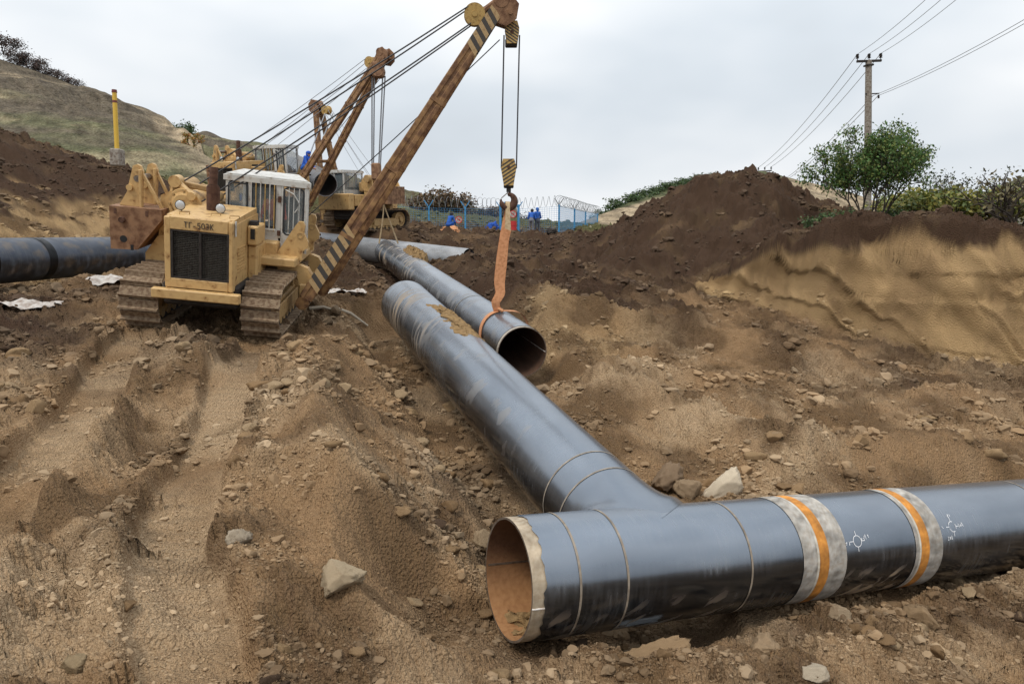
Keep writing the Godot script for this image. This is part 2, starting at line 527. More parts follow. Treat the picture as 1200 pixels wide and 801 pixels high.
# ridges and hollows: height, half width, then x, z along the crest
const RIDGES := [[0.58, 0.50, -3.75, -13.2, -2.75, -10.0, -2.15, -8.2, -1.55, -6.9, -1.0, -6.25],
	[0.55, 0.62, -3.1, -14.0, -2.4, -14.3, -1.75, -13.0],
	[0.24, 0.26, -5.4, -7.8, -4.75, -7.2, -3.75, -6.3, -3.05, -5.6],
	[0.22, 0.30, -3.2, -8.6, -2.75, -7.2, -2.0, -5.9], [-0.16, 0.35, -4.7, -7.0, -3.9, -5.9], [0.22, 0.40, -6.1, -10.5, -5.2, -8.7],
	[0.40, 0.48, -6.35, -13.7, -5.5, -12.3], [-0.22, 0.5, -3.4, -12.4, -3.1, -10.4],
	[0.60, 0.60, 0.3, -21.5, 1.3, -20.0, 3.0, -19.6, 4.8, -18.8, 6.3, -18.0, 7.9, -17.3],
	[-0.75, 0.60, 2.55, -16.2, 2.9, -16.6], [-0.35, 0.35, -0.3, -8.4, 0.1, -7.6], [0.20, 0.4, 0.9, -5.9, 2.4, -6.0, 4.2, -6.9],
	[0.45, 0.6, 1.9, -13.6, 3.6, -12.2, 4.4, -11.2], [0.38, 0.45, 5.0, -11.2, 7.5, -11.8], [-0.3, 0.8, -5.0, -9.0, -5.2, -10.2], [0.5, 0.8, 9.0, -14.6, 12.0, -14.0],
	[-0.4, 0.6, 4.6, -13.2, 6.4, -13.6], [0.3, 0.4, 2.2, -15.4, 4.4, -15.0]]
const RUTS := [[-5.2, -14.6, -4.9, -12.4, -4.18, -9.7, -3.74, -7.8, -3.42, -6.7, -2.8, -5.7, -2.25, -4.8, -1.7, -3.6], [-7.7, -14.6, -7.4, -13.2, -6.5, -10.8, -5.9, -8.6, -5.3, -6.5, -4.4, -4.6]]
const CLOD := [0.10, 0.062, 0.020, 0.20]
const NX := 900
const NQ := 1150
const S1 := 1.12
const Q0 := 0.75
const Q1 := 4.29
var gy := PackedFloat32Array()
var gp := PackedVector3Array()
var gc := PackedColorArray()
var rutted := PackedByteArray()


# rows lie closer together over the depths of the steep wall
func row_q(r: float) -> float:
	if r < 0.42:
		return lerpf(Q0, 2.86, r / 0.42)
	if r < 0.77:
		return lerpf(2.86, 3.34, (r - 0.42) / 0.35)
	return lerpf(3.34, Q1, (r - 0.77) / 0.23)


func q_row(q: float) -> float:
	if q < 2.86:
		return (q - Q0) / (2.86 - Q0) * 0.42
	if q < 3.34:
		return 0.42 + (q - 2.86) / 0.48 * 0.35
	return 0.77 + (q - 3.34) / (Q1 - 3.34) * 0.23


func ground_y(x: float, z: float) -> float:
	var d := -z
	var q := log(maxf(d + 1.5, 0.1))
	var a := clampf((x / (d + 1.5) + S1) / (2.0 * S1) * (NX - 1), 0, NX - 1.001)
	var b := clampf(q_row(q) * (NQ - 1), 0, NQ - 1.001)
	var k := int(b) * NX + int(a)
	return lerpf(lerpf(gy[k], gy[k + 1], a - int(a)), lerpf(gy[k + NX], gy[k + NX + 1], a - int(a)), b - int(b))


func on_ground(x: float, z: float, lift := 0.0) -> Vector3:
	return Vector3(x, ground_y(x, z) + lift, z)


func ground_index(x: float, z: float) -> int:
	var d := -z
	var a := clampi(roundi((x / (d + 1.5) + S1) / (2.0 * S1) * (NX - 1)), 0, NX - 1)
	var b := clampi(roundi(q_row(log(d + 1.5)) * (NQ - 1)), 0, NQ - 1)
	return b * NX + a


# smooth surface through the surveyed points (multiquadric), as a picture of height, dark, ochre
func survey_picture(size: int) -> Image:
	var n := SURVEY.size() / 5
	var px := PackedFloat64Array()
	var pq := PackedFloat64Array()
	for k in n:
		var d: float = -SURVEY[k * 5 + 2]
		px.append(SURVEY[k * 5] / (d + 1.5))
		pq.append(log(d + 1.5))
	const SOFT := 0.0016
	var rows := []
	for a in n:
		var r := PackedFloat64Array()
		for b in n:
			r.append(-sqrt((px[a] - px[b]) ** 2 + (pq[a] - pq[b]) ** 2 + SOFT) + (0.005 if a == b else 0.0))
		r.append_array([1.0, SURVEY[a * 5 + 1], SURVEY[a * 5 + 3], SURVEY[a * 5 + 4]])
		rows.append(r)
	var last := PackedFloat64Array()
	for b in n:
		last.append(1.0)
	last.append_array([0.0, 0.0, 0.0, 0.0])
	rows.append(last)
	var m := n + 1
	for a in m:
		var best := a
		for b in range(a + 1, m):
			if absf(rows[b][a]) > absf(rows[best][a]):
				best = b
		var tmp: PackedFloat64Array = rows[a]
		rows[a] = rows[best]
		rows[best] = tmp
		var ra: PackedFloat64Array = rows[a]
		for b in range(a + 1, m):
			var rb: PackedFloat64Array = rows[b]
			var f := rb[a] / ra[a]
			if f != 0.0:
				for k in range(a, m + 3):
					rb[k] -= f * ra[k]
				rows[b] = rb
	var sol := [PackedFloat64Array(), PackedFloat64Array(), PackedFloat64Array()]
	for ch in 3:
		var w: PackedFloat64Array = sol[ch]
		w.resize(m)
		for a in range(m - 1, -1, -1):
			var ra: PackedFloat64Array = rows[a]
			var s := ra[m + ch]
			for b in range(a + 1, m):
				s -= ra[b] * w[b]
			w[a] = s / ra[a]
		sol[ch] = w
	var w0: PackedFloat64Array = sol[0]
	var w1: PackedFloat64Array = sol[1]
	var w2: PackedFloat64Array = sol[2]
	var im := Image.create(size, size, false, Image.FORMAT_RGBF)
	for j in size:
		var q := lerpf(Q0, Q1, (j + 0.5) / size)
		for i in size:
			var x := lerpf(-S1, S1, (i + 0.5) / size)
			var h := w0[n]
			var dk := w1[n]
			var oc := w2[n]
			for k in n:
				var r := -sqrt((x - px[k]) ** 2 + (q - pq[k]) ** 2 + SOFT)
				h += w0[k] * r
				dk += w1[k] * r
				oc += w2[k] * r
			var d := exp(q) - 1.5
			var at := Vector2(x * (d + 1.5), -d)
			if d < 24.0:
				for rg in RIDGES:
					var near := 1e9
					for k in range(2, rg.size() - 2, 2):
						var a := Vector2(rg[k], rg[k + 1])
						var e := Vector2(rg[k + 2], rg[k + 3]) - a
						var t := clampf((at - a).dot(e) / e.length_squared(), 0.0, 1.0)
						near = minf(near, at.distance_to(a + e * t))
					if near < 3.0 * rg[1]:
						h += rg[0] * exp(-(near / rg[1]) ** 2)
			im.set_pixel(i, j, Color(h, dk, oc))
	return im


func build_ground() -> void:
	var im := survey_picture(180)
	im.resize(NX, 1000, Image.INTERPOLATE_CUBIC)
	var base := im.get_data().to_float32_array()
	var broad := noise(0.55, 3, FastNoiseLite.TYPE_SIMPLEX_SMOOTH, 41)
	var cells := []                              # clods: raised cells with creases between them, at four sizes
	for fr in [2.1, 4.6, 9.5, 0.8]:
		var pair := []
		for kind in [FastNoiseLite.RETURN_DISTANCE2_SUB, FastNoiseLite.RETURN_CELL_VALUE]:
			var f := noise(fr, 1, FastNoiseLite.TYPE_CELLULAR, 42 + int(fr * 10.0))
			f.cellular_return_type = kind
			pair.append(f)
		cells.append(pair)
	var cell_d: Array[FastNoiseLite] = [cells[0][0], cells[1][0], cells[2][0], cells[3][0]]
	var cell_v: Array[FastNoiseLite] = [cells[0][1], cells[1][1], cells[2][1], cells[3][1]]
	var wall := PackedFloat32Array()
	for i in NX:
		var s := lerpf(-S1, S1, float(i) / (NX - 1))
		var w := [0.0, 0.0, 0.0]
		for k in WALL.size() - 1:
			if s >= WALL[k][0] and s < WALL[k + 1][0]:
				var t: float = (s - WALL[k][0]) / (WALL[k + 1][0] - WALL[k][0])
				for c in 3:
					w[c] = lerpf(WALL[k][c + 1], WALL[k + 1][c + 1], t)
		wall.append_array(w)
	var fine := noise(6.5, 3, FastNoiseLite.TYPE_SIMPLEX, 44)
	var tone := noise(0.35, 4, FastNoiseLite.TYPE_SIMPLEX_SMOOTH, 45)
	var groove := noise(1.0, 2, FastNoiseLite.TYPE_SIMPLEX_SMOOTH, 46)
	var pipes := [[RUN0, RUND, -0.25, 9.0], [BRA0, BRAD, 0.3, 11.8], [LIF0, LIFD, -0.7, 20.0], [Vector3(-14.0, 3.42, -12.0), Vector3(0.063, 0.012, -0.998), -2.0, 15.0], [Vector3(-6.116, 3.511, -34.957), Vector3(0.861, -0.085, 0.501), -7.5, 1.5]]
	var beds := [[0.64, 0.5, 1.1], [1.05, 0.82, 1.0], [0.80, 0.7, 0.9], [0.80, 1.5, 0.55], [0.58, 0.6, 0.7]]      # depth of the floor under the axis, half breadth, slope of the sides
	var tan_c := Vector3(0.365, 0.240, 0.134)
	var pale := Vector3(0.53, 0.392, 0.25)
	var dark := Vector3(0.095, 0.062, 0.042)
	var ochre := Vector3(0.50, 0.35, 0.185)
	var moist := Vector3(0.185, 0.120, 0.067)
	var grass := Vector3(0.14, 0.14, 0.065)
	gp.resize(NX * NQ)
	gy.resize(NX * NQ)
	gc.resize(NX * NQ)
	rutted.resize(NX * NQ)
	for j in NQ:
		var q := row_q(float(j) / (NQ - 1))
		var d := exp(q) - 1.5
		var fr := clampf((q - Q0) / (Q1 - Q0) * 1000.0 - 0.5, 0.0, 998.999)
		var r0 := int(fr) * NX * 3
		fr -= int(fr)
		var far := smoothstep(9.0, 30.0, d)
		for i in NX:
			var k := j * NX + i
			var x := lerpf(-S1, S1, float(i) / (NX - 1)) * (d + 1.5)
			var kk := r0 + i * 3
			var h0 := lerpf(base[kk], base[kk + NX * 3], fr)
			var h := h0
			var dk := clampf(lerpf(base[kk + 1], base[kk + NX * 3 + 1], fr), 0.0, 1.0)
			var oc := clampf(lerpf(base[kk + 2], base[kk + NX * 3 + 2], fr), 0.0, 1.0)
			var z := -d
			var b := broad.get_noise_2d(x, z)
			var tn := tone.get_noise_2d(x, z)
			var amp := 1.0
			var rut := 0.0
			var ridge := 0.0
			if d < 15.0 and x < 0.5:
				for path in RUTS:
					var arc := 0.0
					for s in range(0, path.size() - 2, 2):
						var ax: float = path[s]
						var az: float = path[s + 1]
						var ex: float = path[s + 2] - ax
						var ez: float = path[s + 3] - az
						var len := sqrt(ex * ex + ez * ez)
						var t := ((x - ax) * ex + (z - az) * ez) / (len * len)
						if t >= 0.0 and t < 1.0:
							var side := absf((x - ax) * ez - (z - az) * ex) / len + 0.12 * b
							if side < 0.8:
								var f := 1.0 - smoothstep(0.34, 0.46, side)
								rut = maxf(rut, f)
								ridge = f * sin(TAU * (arc + t * len) / 0.24) * clampf(0.6 + 2.0 * tn, 0.0, 1.0)
								h += 0.13 * smoothstep(0.36, 0.5, side) * (1.0 - smoothstep(0.5, 0.8, side))
						arc += len
			amp *= 1.0 - 0.88 * rut
			var steep := 0.0
			var wh := wall[i * 3 + 2]
			var wt := 0.0
			var hf := 0.0
			if wh > 0.01:
				wt = clampf((d + 0.25 * b - wall[i * 3]) / (wall[i * 3 + 1] - wall[i * 3]), 0.0, 1.0)
				hf = 0.55 * pow(wt, 1.3) + 0.45 * wt * wt * wt * wt
				h += wh * hf
				steep = smoothstep(0.0, 0.15, wt) * (1.0 - smoothstep(0.85, 1.0, wt)) * minf(1.0, wh)
			var hw := h
			var lump := clampf(0.7 + 1.4 * tn + 0.5 * dk, 0.42, 1.1)
			var fx := fine.get_noise_2d(x, z)
			h += b * (0.10 + 0.16 * far + 0.10 * dk * far) * (1.0 - 0.5 * steep)
			var wx := x + 0.07 * fx + 0.05 * b
			var wz := z + 0.07 * fine.get_noise_2d(z + 31.0, x)
			var bump := 0.0
			for c in 4:
				if (c == 2 and d > 14.0) or (c == 3 and d < 8.0):
					continue
				var cd: float = cell_d[c].get_noise_2d(wx, wz) + 1.0
				var cv: float = cell_v[c].get_noise_2d(wx, wz)
				var size: float = CLOD[c] * (1.0 + far * (0.9 if c < 3 else 0.0))
				bump += size * (minf(cd * (1.7 if c == 2 else lerpf(2.6, 1.6, far)), 1.0) * (0.5 + maxf(cv, -0.4)) - 0.42) * (far * (0.4 + 0.8 * dk) if c == 3 else 1.0)
			h += amp * lump * bump * (1.0 - 0.95 * steep)
			h += amp * fx * (0.04 + 0.03 * far) * (1.0 - 0.9 * steep)
			h += ridge * 0.034 - rut * 0.13
			for pk in pipes.size():
				var p: Array = pipes[pk]
				var o: Vector3 = p[0]
				var dr: Vector3 = p[1]
				var l2 := dr.x * dr.x + dr.z * dr.z
				var t := ((x - o.x) * dr.x + (z - o.z) * dr.z) / l2
				var over := maxf(maxf(p[2] - t, t - p[3]), 0.0)
				if over < (14.0 if pk == 3 else 3.0):
					var side := absf((x - o.x) * dr.z - (z - o.z) * dr.x) / sqrt(l2)
					if side < (12.0 if pk == 3 else 5.0):
						var bed: Array = beds[pk]
						var tc := clampf(t, p[2], p[3])
						var reach := sqrt(side * side + over * over)
						var cut: float = o.y + dr.y * tc - bed[0] + (h - h0) * 0.4 + maxf(0.0, reach + 0.25 * b - bed[1]) * bed[2]
						h = minf(h, minf(cut, o.y + dr.y * t - 0.62) if side < 0.6 and over == 0.0 else cut)
			var dx := 0.0
			var dz := 0.0
			var gr := 0.0
			var streak := 0.0
			if steep > 0.02:
				var along := x - 0.35 * z + 0.30 * hw
				var gb := groove.get_noise_2d(along * 0.40 + 30.0, hw * 0.35)
				# pale scrapes of the bucket's teeth running down the face
				gr = pow(1.0 - absf(groove.get_noise_2d(along * 0.62, hw * 0.05 + 7.0)), 5.0)
				var tooth := groove.get_noise_2d(along * 2.2, hw * 0.05 + 20.0)
				var ledge := smoothstep(-0.12, 0.12, groove.get_noise_2d(along * 0.16 + 90.0, hw * 0.9))
				dz = steep * (0.42 * gb + 0.26 * gr + 0.10 * tooth + 0.10 * ledge)
				streak = 1.3 * gr + 0.9 * tooth - 0.3 * ledge + 0.3 * groove.get_noise_2d(along * 0.9, hw * 1.3) - 0.5
			gp[k] = Vector3(x + dx, h, z + dz)
			gy[k] = h
			rutted[k] = int(255.0 * rut)
			# colour of the earth itself
			var c := tan_c.lerp(pale, clampf(0.35 + 1.5 * tn + 0.5 * rut - 0.2 * absf(fine.get_noise_2d(x * 0.12, z * 0.12 + 9.0)), 0.0, 1.0))
			if x < -11.5 and d > 17.0 and d < 34.0:
				var tan_bank := (1.0 - smoothstep(5.5, 6.3, h + 0.9 * tn + 0.5 * b)) * smoothstep(3.0, 3.5, h)
				dk = lerpf(dk, 0.12, tan_bank)
				oc = lerpf(oc, 0.9, tan_bank)
			if wh > 0.3 and wt > 0.0:
				oc = clampf(minf(wt * 8.0, 1.0), 0.0, 1.0)
				dk = smoothstep(0.74, 0.90, hf + 0.16 * groove.get_noise_2d((x - 0.35 * z) * 0.9, 5.0) + 0.05 * groove.get_noise_2d((x - 0.35 * z) * 1.6, h * 1.6)) if wt < 1.0 else maxf(dk, 0.9 * (1.0 - smoothstep(24.0, 30.0, d)))
			c = c.lerp(ochre * (1.0 + 0.22 * streak), clampf(oc + 0.4 * tn - 0.1, 0.0, 1.0) if oc > 0.05 else 0.0)
			var dd := clampf(dk * 1.25 - 0.12 + 0.55 * tn + 0.35 * b, 0.0, 1.0) if dk > 0.12 else clampf(0.5 * b - 0.15, 0.0, 0.35)
			c = c.lerp(moist, clampf(0.38 + 1.9 * tone.get_noise_2d(x * 1.7 + 50.0, z * 1.7) - rut, 0.0, 0.85) * (1.0 - 0.5 * steep))
			c = c.lerp(dark, dd)
			if d > 38.0:
				c = c.lerp(grass, smoothstep(38.0, 46.0, d + 10.0 * tn) * (1.0 - smoothstep(0.45, 0.7, dk)))
			gc[k] = Color(c.x, c.y, c.z)
	var nn := PackedVector3Array()
	nn.resize(NX * NQ)
	for j in NQ:
		var ja := maxi(j - 1, 0) * NX
		var jb := mini(j + 1, NQ - 1) * NX
		for i in NX:
			var a := maxi(i - 1, 0)
			var e := mini(i + 1, NX - 1)
			nn[j * NX + i] = (gp[j * NX + e] - gp[j * NX + a]).cross(gp[jb + i] - gp[ja + i]).normalized()
	var idx := PackedInt32Array()
	idx.resize((NX - 1) * (NQ - 1) * 6)
	var w := 0
	for j in NQ - 1:
		for i in NX - 1:
			var q := j * NX + i
			idx[w] = q
			idx[w + 1] = q + NX
			idx[w + 2] = q + 1
			idx[w + 3] = q + 1
			idx[w + 4] = q + NX
			idx[w + 5] = q + NX + 1
			w += 6
	var arr := []
	arr.resize(Mesh.ARRAY_MAX)
	arr[Mesh.ARRAY_VERTEX] = gp
	arr[Mesh.ARRAY_NORMAL] = nn
	arr[Mesh.ARRAY_COLOR] = gc
	arr[Mesh.ARRAY_INDEX] = idx
	var me := ArrayMesh.new()
	me.add_surface_from_arrays(Mesh.PRIMITIVE_TRIANGLES, arr)
	var o := part_of("ground", me, M.soil, self, "", "structure")
	o.set_meta("label", "churned brown earth of the pipeline trench and its spoil banks")


# ---------------------------------------------------------------- hills
# a hill between a line of foot points and its skyline, falling away behind
func hill(called: String, foot: Array, sky: Array, back: float, rough: float, colour: Callable, cols := 270, rows := 125) -> void:
	var f := noise(0.05, 5, FastNoiseLite.TYPE_SIMPLEX_SMOOTH, called.length() + 3)
	var cf := Curve3D.new()
	for p in foot:
		cf.add_point(p)
	var cs := Curve3D.new()
	for k in sky.size():
		var tg: Vector3 = (sky[mini(k + 1, sky.size() - 1)] - sky[maxi(k - 1, 0)]) * 0.16
		cs.add_point(sky[k], -tg, tg)
	var pts := PackedVector3Array()
	var cc := PackedColorArray()
	for j in rows:
		var v := float(j) / (rows - 1) * 1.5
		for i in cols:
			var u := float(i) / (cols - 1)
			var a := cf.sample_baked(u * cf.get_baked_length(), true)
			var b := cs.sample_baked(u * cs.get_baked_length(), true)
			var p: Vector3
			if v <= 1.0:
				p = a.lerp(b, v)
				p.y = lerpf(a.y, b.y, v ** 0.85)
			else:
				p = b + Vector3((b.x - a.x) * 0.3, 0, -back) * (v - 1.0) * 2.0
				p.y -= 0.9 * back * (v - 1.0) ** 2 * 4.0
			p.y += rough * f.get_noise_2d(p.x, p.z) * sin(minf(v, 1.0) * PI * 0.92)
			pts.append(p)
			var c: Vector3 = colour.call(u, v, p, f) * (1.0 + 0.9 * f.get_noise_2d(p.x * 14.0, p.y * 22.0))
			cc.append(Color(c.x, c.y, c.z))
	part("hill" if called == "" else called, Geo.new().sheet(pts, cols, PackedVector2Array(), cc), M.hill, self, "", "structure")


func build_hills() -> void:
	var scrub := Vector3(0.150, 0.128, 0.096)
	var green := Vector3(0.15, 0.165, 0.085)
	var bare := Vector3(0.44, 0.36, 0.25)
	hill("hill", [Vector3(-95, 7, -48), Vector3(-60, 9, -50), Vector3(-40, 9, -52), Vector3(-28, 8.6, -56), Vector3(-25, 8.5, -62), Vector3(-26, 9, -70)], [Vector3(-109.1, 40.84, -112), Vector3(-91.98, 35.41, -112), Vector3(-77.1, 30.89, -112), Vector3(-70.19, 29.14, -113), Vector3(-66.31, 27.55, -115), Vector3(-62.22, 26, -117), Vector3(-58.74, 25.01, -118), Vector3(-57.11, 24.12, -119), Vector3(-56.13, 22.25, -119)], 60.0, 3.0, func(u: float, v: float, p: Vector3, f: FastNoiseLite) -> Vector3:
		var band := f.get_noise_2d(p.x * 0.5, p.y * 4.0)
		var c := scrub.lerp(green, clampf(0.55 - 2.0 * v + 2.2 * band, 0.0, 0.8))
		var edge := smoothstep(0.86, 0.96, u + 0.10 * band) * (1.0 - smoothstep(0.75, 0.95, v))
		return c.lerp(bare, clampf(maxf(edge, smoothstep(0.25, 0.4, band) * 0.5), 0.0, 1.0)))
	hill("hill", [Vector3(-50, 6, -62), Vector3(-30, 8, -58), Vector3(-15, 6.5, -58), Vector3(0, 5.5, -60)], [Vector3(-83.65, 27, -150), Vector3(-65.94, 24.52, -140), Vector3(-60.74, 24.36, -140), Vector3(-57.58, 24.77, -138), Vector3(-54.92, 23.61, -138), Vector3(-49.85, 22.36, -138), Vector3(-46.01, 21.89, -138), Vector3(-38.16, 19, -136), Vector3(-29.84, 16.18, -134), Vector3(-18.36, 12.22, -130), Vector3(-9.209, 9.212, -130), Vector3(1.538, 7.243, -130)], 60.0, 3.0, func(u: float, v: float, p: Vector3, f: FastNoiseLite) -> Vector3:
		var band := f.get_noise_2d(p.x * 0.6, p.y * 3.0)
		var c := scrub.lerp(green, clampf(0.25 + 2.2 * band, 0.0, 0.85))
		return c.lerp(bare, clampf(smoothstep(0.05, 0.3, band) * (1.0 - smoothstep(0.2, 0.5, u)) * 0.9, 0.0, 1.0)))
	hill("hill", [Vector3(0, 4.5, -60), Vector3(12, 4.5, -58), Vector3(30, 4.5, -56), Vector3(50, 4, -60)], [Vector3(5.835, 4.702, -82), Vector3(8.84, 5.973, -83), Vector3(10.55, 6.913, -85), Vector3(14.51, 9.059, -88), Vector3(20.53, 11.09, -92), Vector3(26.73, 12.63, -95), Vector3(35.15, 13.43, -100), Vector3(44.46, 11.01, -105), Vector3(53.22, 8.793, -110)], 40.0, 1.0, func(u: float, v: float, p: Vector3, f: FastNoiseLite) -> Vector3:
		var c := bare * 0.92
		return c.lerp(green * 0.8, smoothstep(0.70, 0.8, v + 0.15 * f.get_noise_2d(p.x, p.y))))
	hill("hill", [Vector3(30, 4, -60), Vector3(55, 3.5, -58), Vector3(80, 3, -55), Vector3(110, 3, -50)], [Vector3(66.25, 10.62, -170), Vector3(80.17, 12.59, -170), Vector3(87.12, 12.88, -168), Vector3(95.94, 11.81, -166), Vector3(99.31, 12.19, -162), Vector3(104.1, 14.73, -158), Vector3(108.4, 17.47, -154), Vector3(122.6, 21.91, -150), Vector3(148.6, 23.61, -150)], 60.0, 4.0, func(u: float, v: float, p: Vector3, f: FastNoiseLite) -> Vector3:
		var k := f.get_noise_2d(p.x * 1.5, p.y * 3.0)
		return Vector3(0.20, 0.19, 0.17).lerp(Vector3(0.17, 0.18, 0.10), clampf(0.5 + 2.0 * k, 0.0, 1.0)))


# ---------------------------------------------------------------- pipes
func frame_of(d: Vector3) -> Array:
	var up := (Vector3.UP - d * d.y).normalized()
	return [up, d.cross(up)]


func on_pipe(o: Vector3, d: Vector3, s: float, ang: float, r: float) -> Vector3:
	var f := frame_of(d)
	return o + d * s + (f[0] * cos(ang) + f[1] * sin(ang)) * r


# outer skin of a pipe from l0 to l1; start(ang) may move its first ring, bulge(s, ang) its radius, colour(s, ang) paints
func skin(o: Vector3, d: Vector3, l0: float, l1: float, r: float, colour: Callable, step := 0.08, start: Variant = null, bulge: Variant = null, seg := 96, uv_len := 0.0) -> Geo:
	var f := frame_of(d)
	var rows := maxi(2, int((l1 - l0) / step) + 1)
	var pts := PackedVector3Array()
	var uv := PackedVector2Array()
	var cc := PackedColorArray()
	for j in rows:
		for k in seg + 1:
			var a := TAU * (k % seg) / seg
			var s0: float = start.call(a) if start != null else l0
			var s := lerpf(s0, l1, float(j) / (rows - 1))
			var rr: float = r + (bulge.call(s, a) if bulge != null else 0.0)
			pts.append(o + d * s + (f[0] * cos(a) + f[1] * sin(a)) * rr)
			uv.append(Vector2(float(k) / seg, (s - l0) / uv_len if uv_len > 0.0 else s / 3.0))
			cc.append(colour.call(s, a) )
	return Geo.new().sheet(pts, seg + 1, uv, cc, true)


# flat ring that closes the wall of a pipe at s
func rim(o: Vector3, d: Vector3, s: float, r_in: float, r_out: float, seg := 96) -> Geo:
	var g := Geo.new()
	var pts := PackedVector3Array()
	for r in [r_in, r_out]:
		for k in seg + 1:
			pts.append(on_pipe(o, d, s, TAU * (k % seg) / seg, r))
	return g.sheet(pts, seg + 1)


func pipe_textures() -> void:
	var w := 1024
	var h := 512
	var im := Image.create(w, h, false, Image.FORMAT_RGB8)
	var ro := Image.create(w, h, false, Image.FORMAT_RGB8)
	var f := noise(1.0, 4, FastNoiseLite.TYPE_SIMPLEX, 51)
	var g := noise(1.0, 2, FastNoiseLite.TYPE_SIMPLEX, 52)
	for y in h:
		var fade := smoothstep(0.85, 1.0, float(y) / h)
		for x in w:
			var a := TAU * x / w
			var cx := cos(a)
			var sx := sin(a)
			var k := 0.0
			var st := 0.0
			for side in 2:
				var yy := float(y - side * h) / h
				var wt := 1.0 - fade if side == 0 else fade
				if wt > 0.0:
					k += wt * f.get_noise_3d(cx * 1.6, sx * 1.6, yy * 9.0)
					st += wt * g.get_noise_3d(cx * 1.1, sx * 1.1, yy * 70.0)
			var dust := clampf(0.35 + 0.9 * k + 0.55 * st, 0.0, 1.0)
			var line := smoothstep(0.52, 0.75, st) * smoothstep(-0.1, 0.35, k)
			var c := Color(0.62, 0.63, 0.66).lerp(Color(0.94, 0.92, 0.90), dust * 0.8).lerp(Color(1, 1, 1), line)
			im.set_pixel(x, y, c)
			var q := clampf(0.36 + 0.34 * dust + 0.25 * line, 0.0, 1.0)
			ro.set_pixel(x, y, Color(q, q, q))
	var m := StandardMaterial3D.new()
	m.vertex_color_use_as_albedo = true
	m.albedo_texture = ImageTexture.create_from_image(im)
	m.roughness = 1.0
	m.roughness_texture = ImageTexture.create_from_image(ro)
	m.metallic = 0.85
	m.metallic_specular = 0.7
	M.coat = m
	var b := StandardMaterial3D.new()
	b.vertex_color_use_as_albedo = true
	b.roughness = 0.8
	b.albedo_texture = noise_tex(noise(0.02, 5, FastNoiseLite.TYPE_SIMPLEX, 53), 512, [[0.0, Color(0.80, 0.75, 0.70)], [0.5, Color(0.92, 0.90, 0.88)], [1.0, Color(1, 1, 1)]])
	b.uv1_triplanar = true
	b.uv1_scale = Vector3.ONE * 1.3
	b.heightmap_enabled = true
	b.heightmap_texture = M.n_fine
	b.heightmap_scale = 0.15
	M.bare = b
	var du: StandardMaterial3D = b.duplicate()
	du.roughness = 0.45
	du.metallic = 0.3
	M.dusty = du


func coat_colour(sd: int, mud: Callable) -> Callable:
	var f := noise(1.0, 4, FastNoiseLite.TYPE_SIMPLEX, sd)
	var base := Vector3(0.17, 0.19, 0.225)
	var clay := Vector3(0.40, 0.315, 0.22)
	return func(s: float, a: float) -> Color:
		var k := f.get_noise_3d(cos(a) * 0.9, sin(a) * 0.9, s * 0.9)
		var c := base * (1.0 + 0.35 * k)
		var m: float = clampf(mud.call(s, a, f), 0.0, 1.0)
		c = c.lerp(clay, m)
		return Color(c.x, c.y, c.z)


# clean coating mirrors the sky like black polish; dust and clay dull it
func coat_material(sd: int, l0: float, l1: float, mud: Callable) -> ORMMaterial3D:
	var w := 512
	var h := 1024
	var f := noise(1.0, 4, FastNoiseLite.TYPE_SIMPLEX, sd)
	var g := noise(1.0, 2, FastNoiseLite.TYPE_SIMPLEX, sd + 200)
	var pa := PackedByteArray()
	var po := PackedByteArray()
	pa.resize(w * h * 3)
	po.resize(w * h * 3)
	var cs := PackedFloat32Array()
	var sn := PackedFloat32Array()
	for x in w:
		cs.append(cos(TAU * x / w))
		sn.append(sin(TAU * x / w))
	for y in h:
		var s := lerpf(l0, l1, (y + 0.5) / h)
		for x in w:
			var cx := cs[x]
			var sx := sn[x]
			var big := f.get_noise_3d(cx * 0.8, sx * 0.8, s * 0.55)
			var st := g.get_noise_3d(cx * 1.3, sx * 1.3, s * 17.0)
			var dust := clampf(smoothstep(-0.25, 0.6, big) * (0.30 + 0.5 * st) + 0.02, 0.0, 0.7)
			dust = maxf(dust, 0.85 * smoothstep(0.55, 0.75, st) * smoothstep(0.0, 0.3, big))
			var m: float = clampf(mud.call(s, TAU * x / w, f), 0.0, 1.0)
			# pale sky sheen painted into the colour of the upper side, underside left black
			var sky_sheen := 0.8 * smoothstep(0.0, 0.5, cx + 0.12 * big + 0.03 * st)
			var c := Vector3(0.085, 0.10, 0.125).lerp(Vector3(0.15, 0.147, 0.143), dust).lerp(Vector3(0.275, 0.312, 0.362), sky_sheen * (0.85 + 0.3 * big)).lerp(Vector3(0.36, 0.275, 0.18), m)
			var k := (y * w + x) * 3
			pa[k] = int(255.0 * pow(c.x, 0.4545))
			pa[k + 1] = int(255.0 * pow(c.y, 0.4545))
			pa[k + 2] = int(255.0 * pow(c.z, 0.4545))
			po[k] = 255
			po[k + 1] = int(255.0 * lerpf(lerpf(lerpf(0.15, 0.5, dust), 0.27, sky_sheen), 0.95, m))
			po[k + 2] = int(255.0 * lerpf(lerpf(0.95, 0.45, dust), 0.66, sky_sheen) * (1.0 - m))
	var m2 := ORMMaterial3D.new()
	m2.albedo_texture = ImageTexture.create_from_image(Image.create_from_data(w, h, false, Image.FORMAT_RGB8, pa))
	m2.orm_texture = ImageTexture.create_from_image(Image.create_from_data(w, h, false, Image.FORMAT_RGB8, po))
	m2.heightmap_enabled = false
	return m2


func white(_s: float, _a: float) -> Color:
	return Color.WHITE


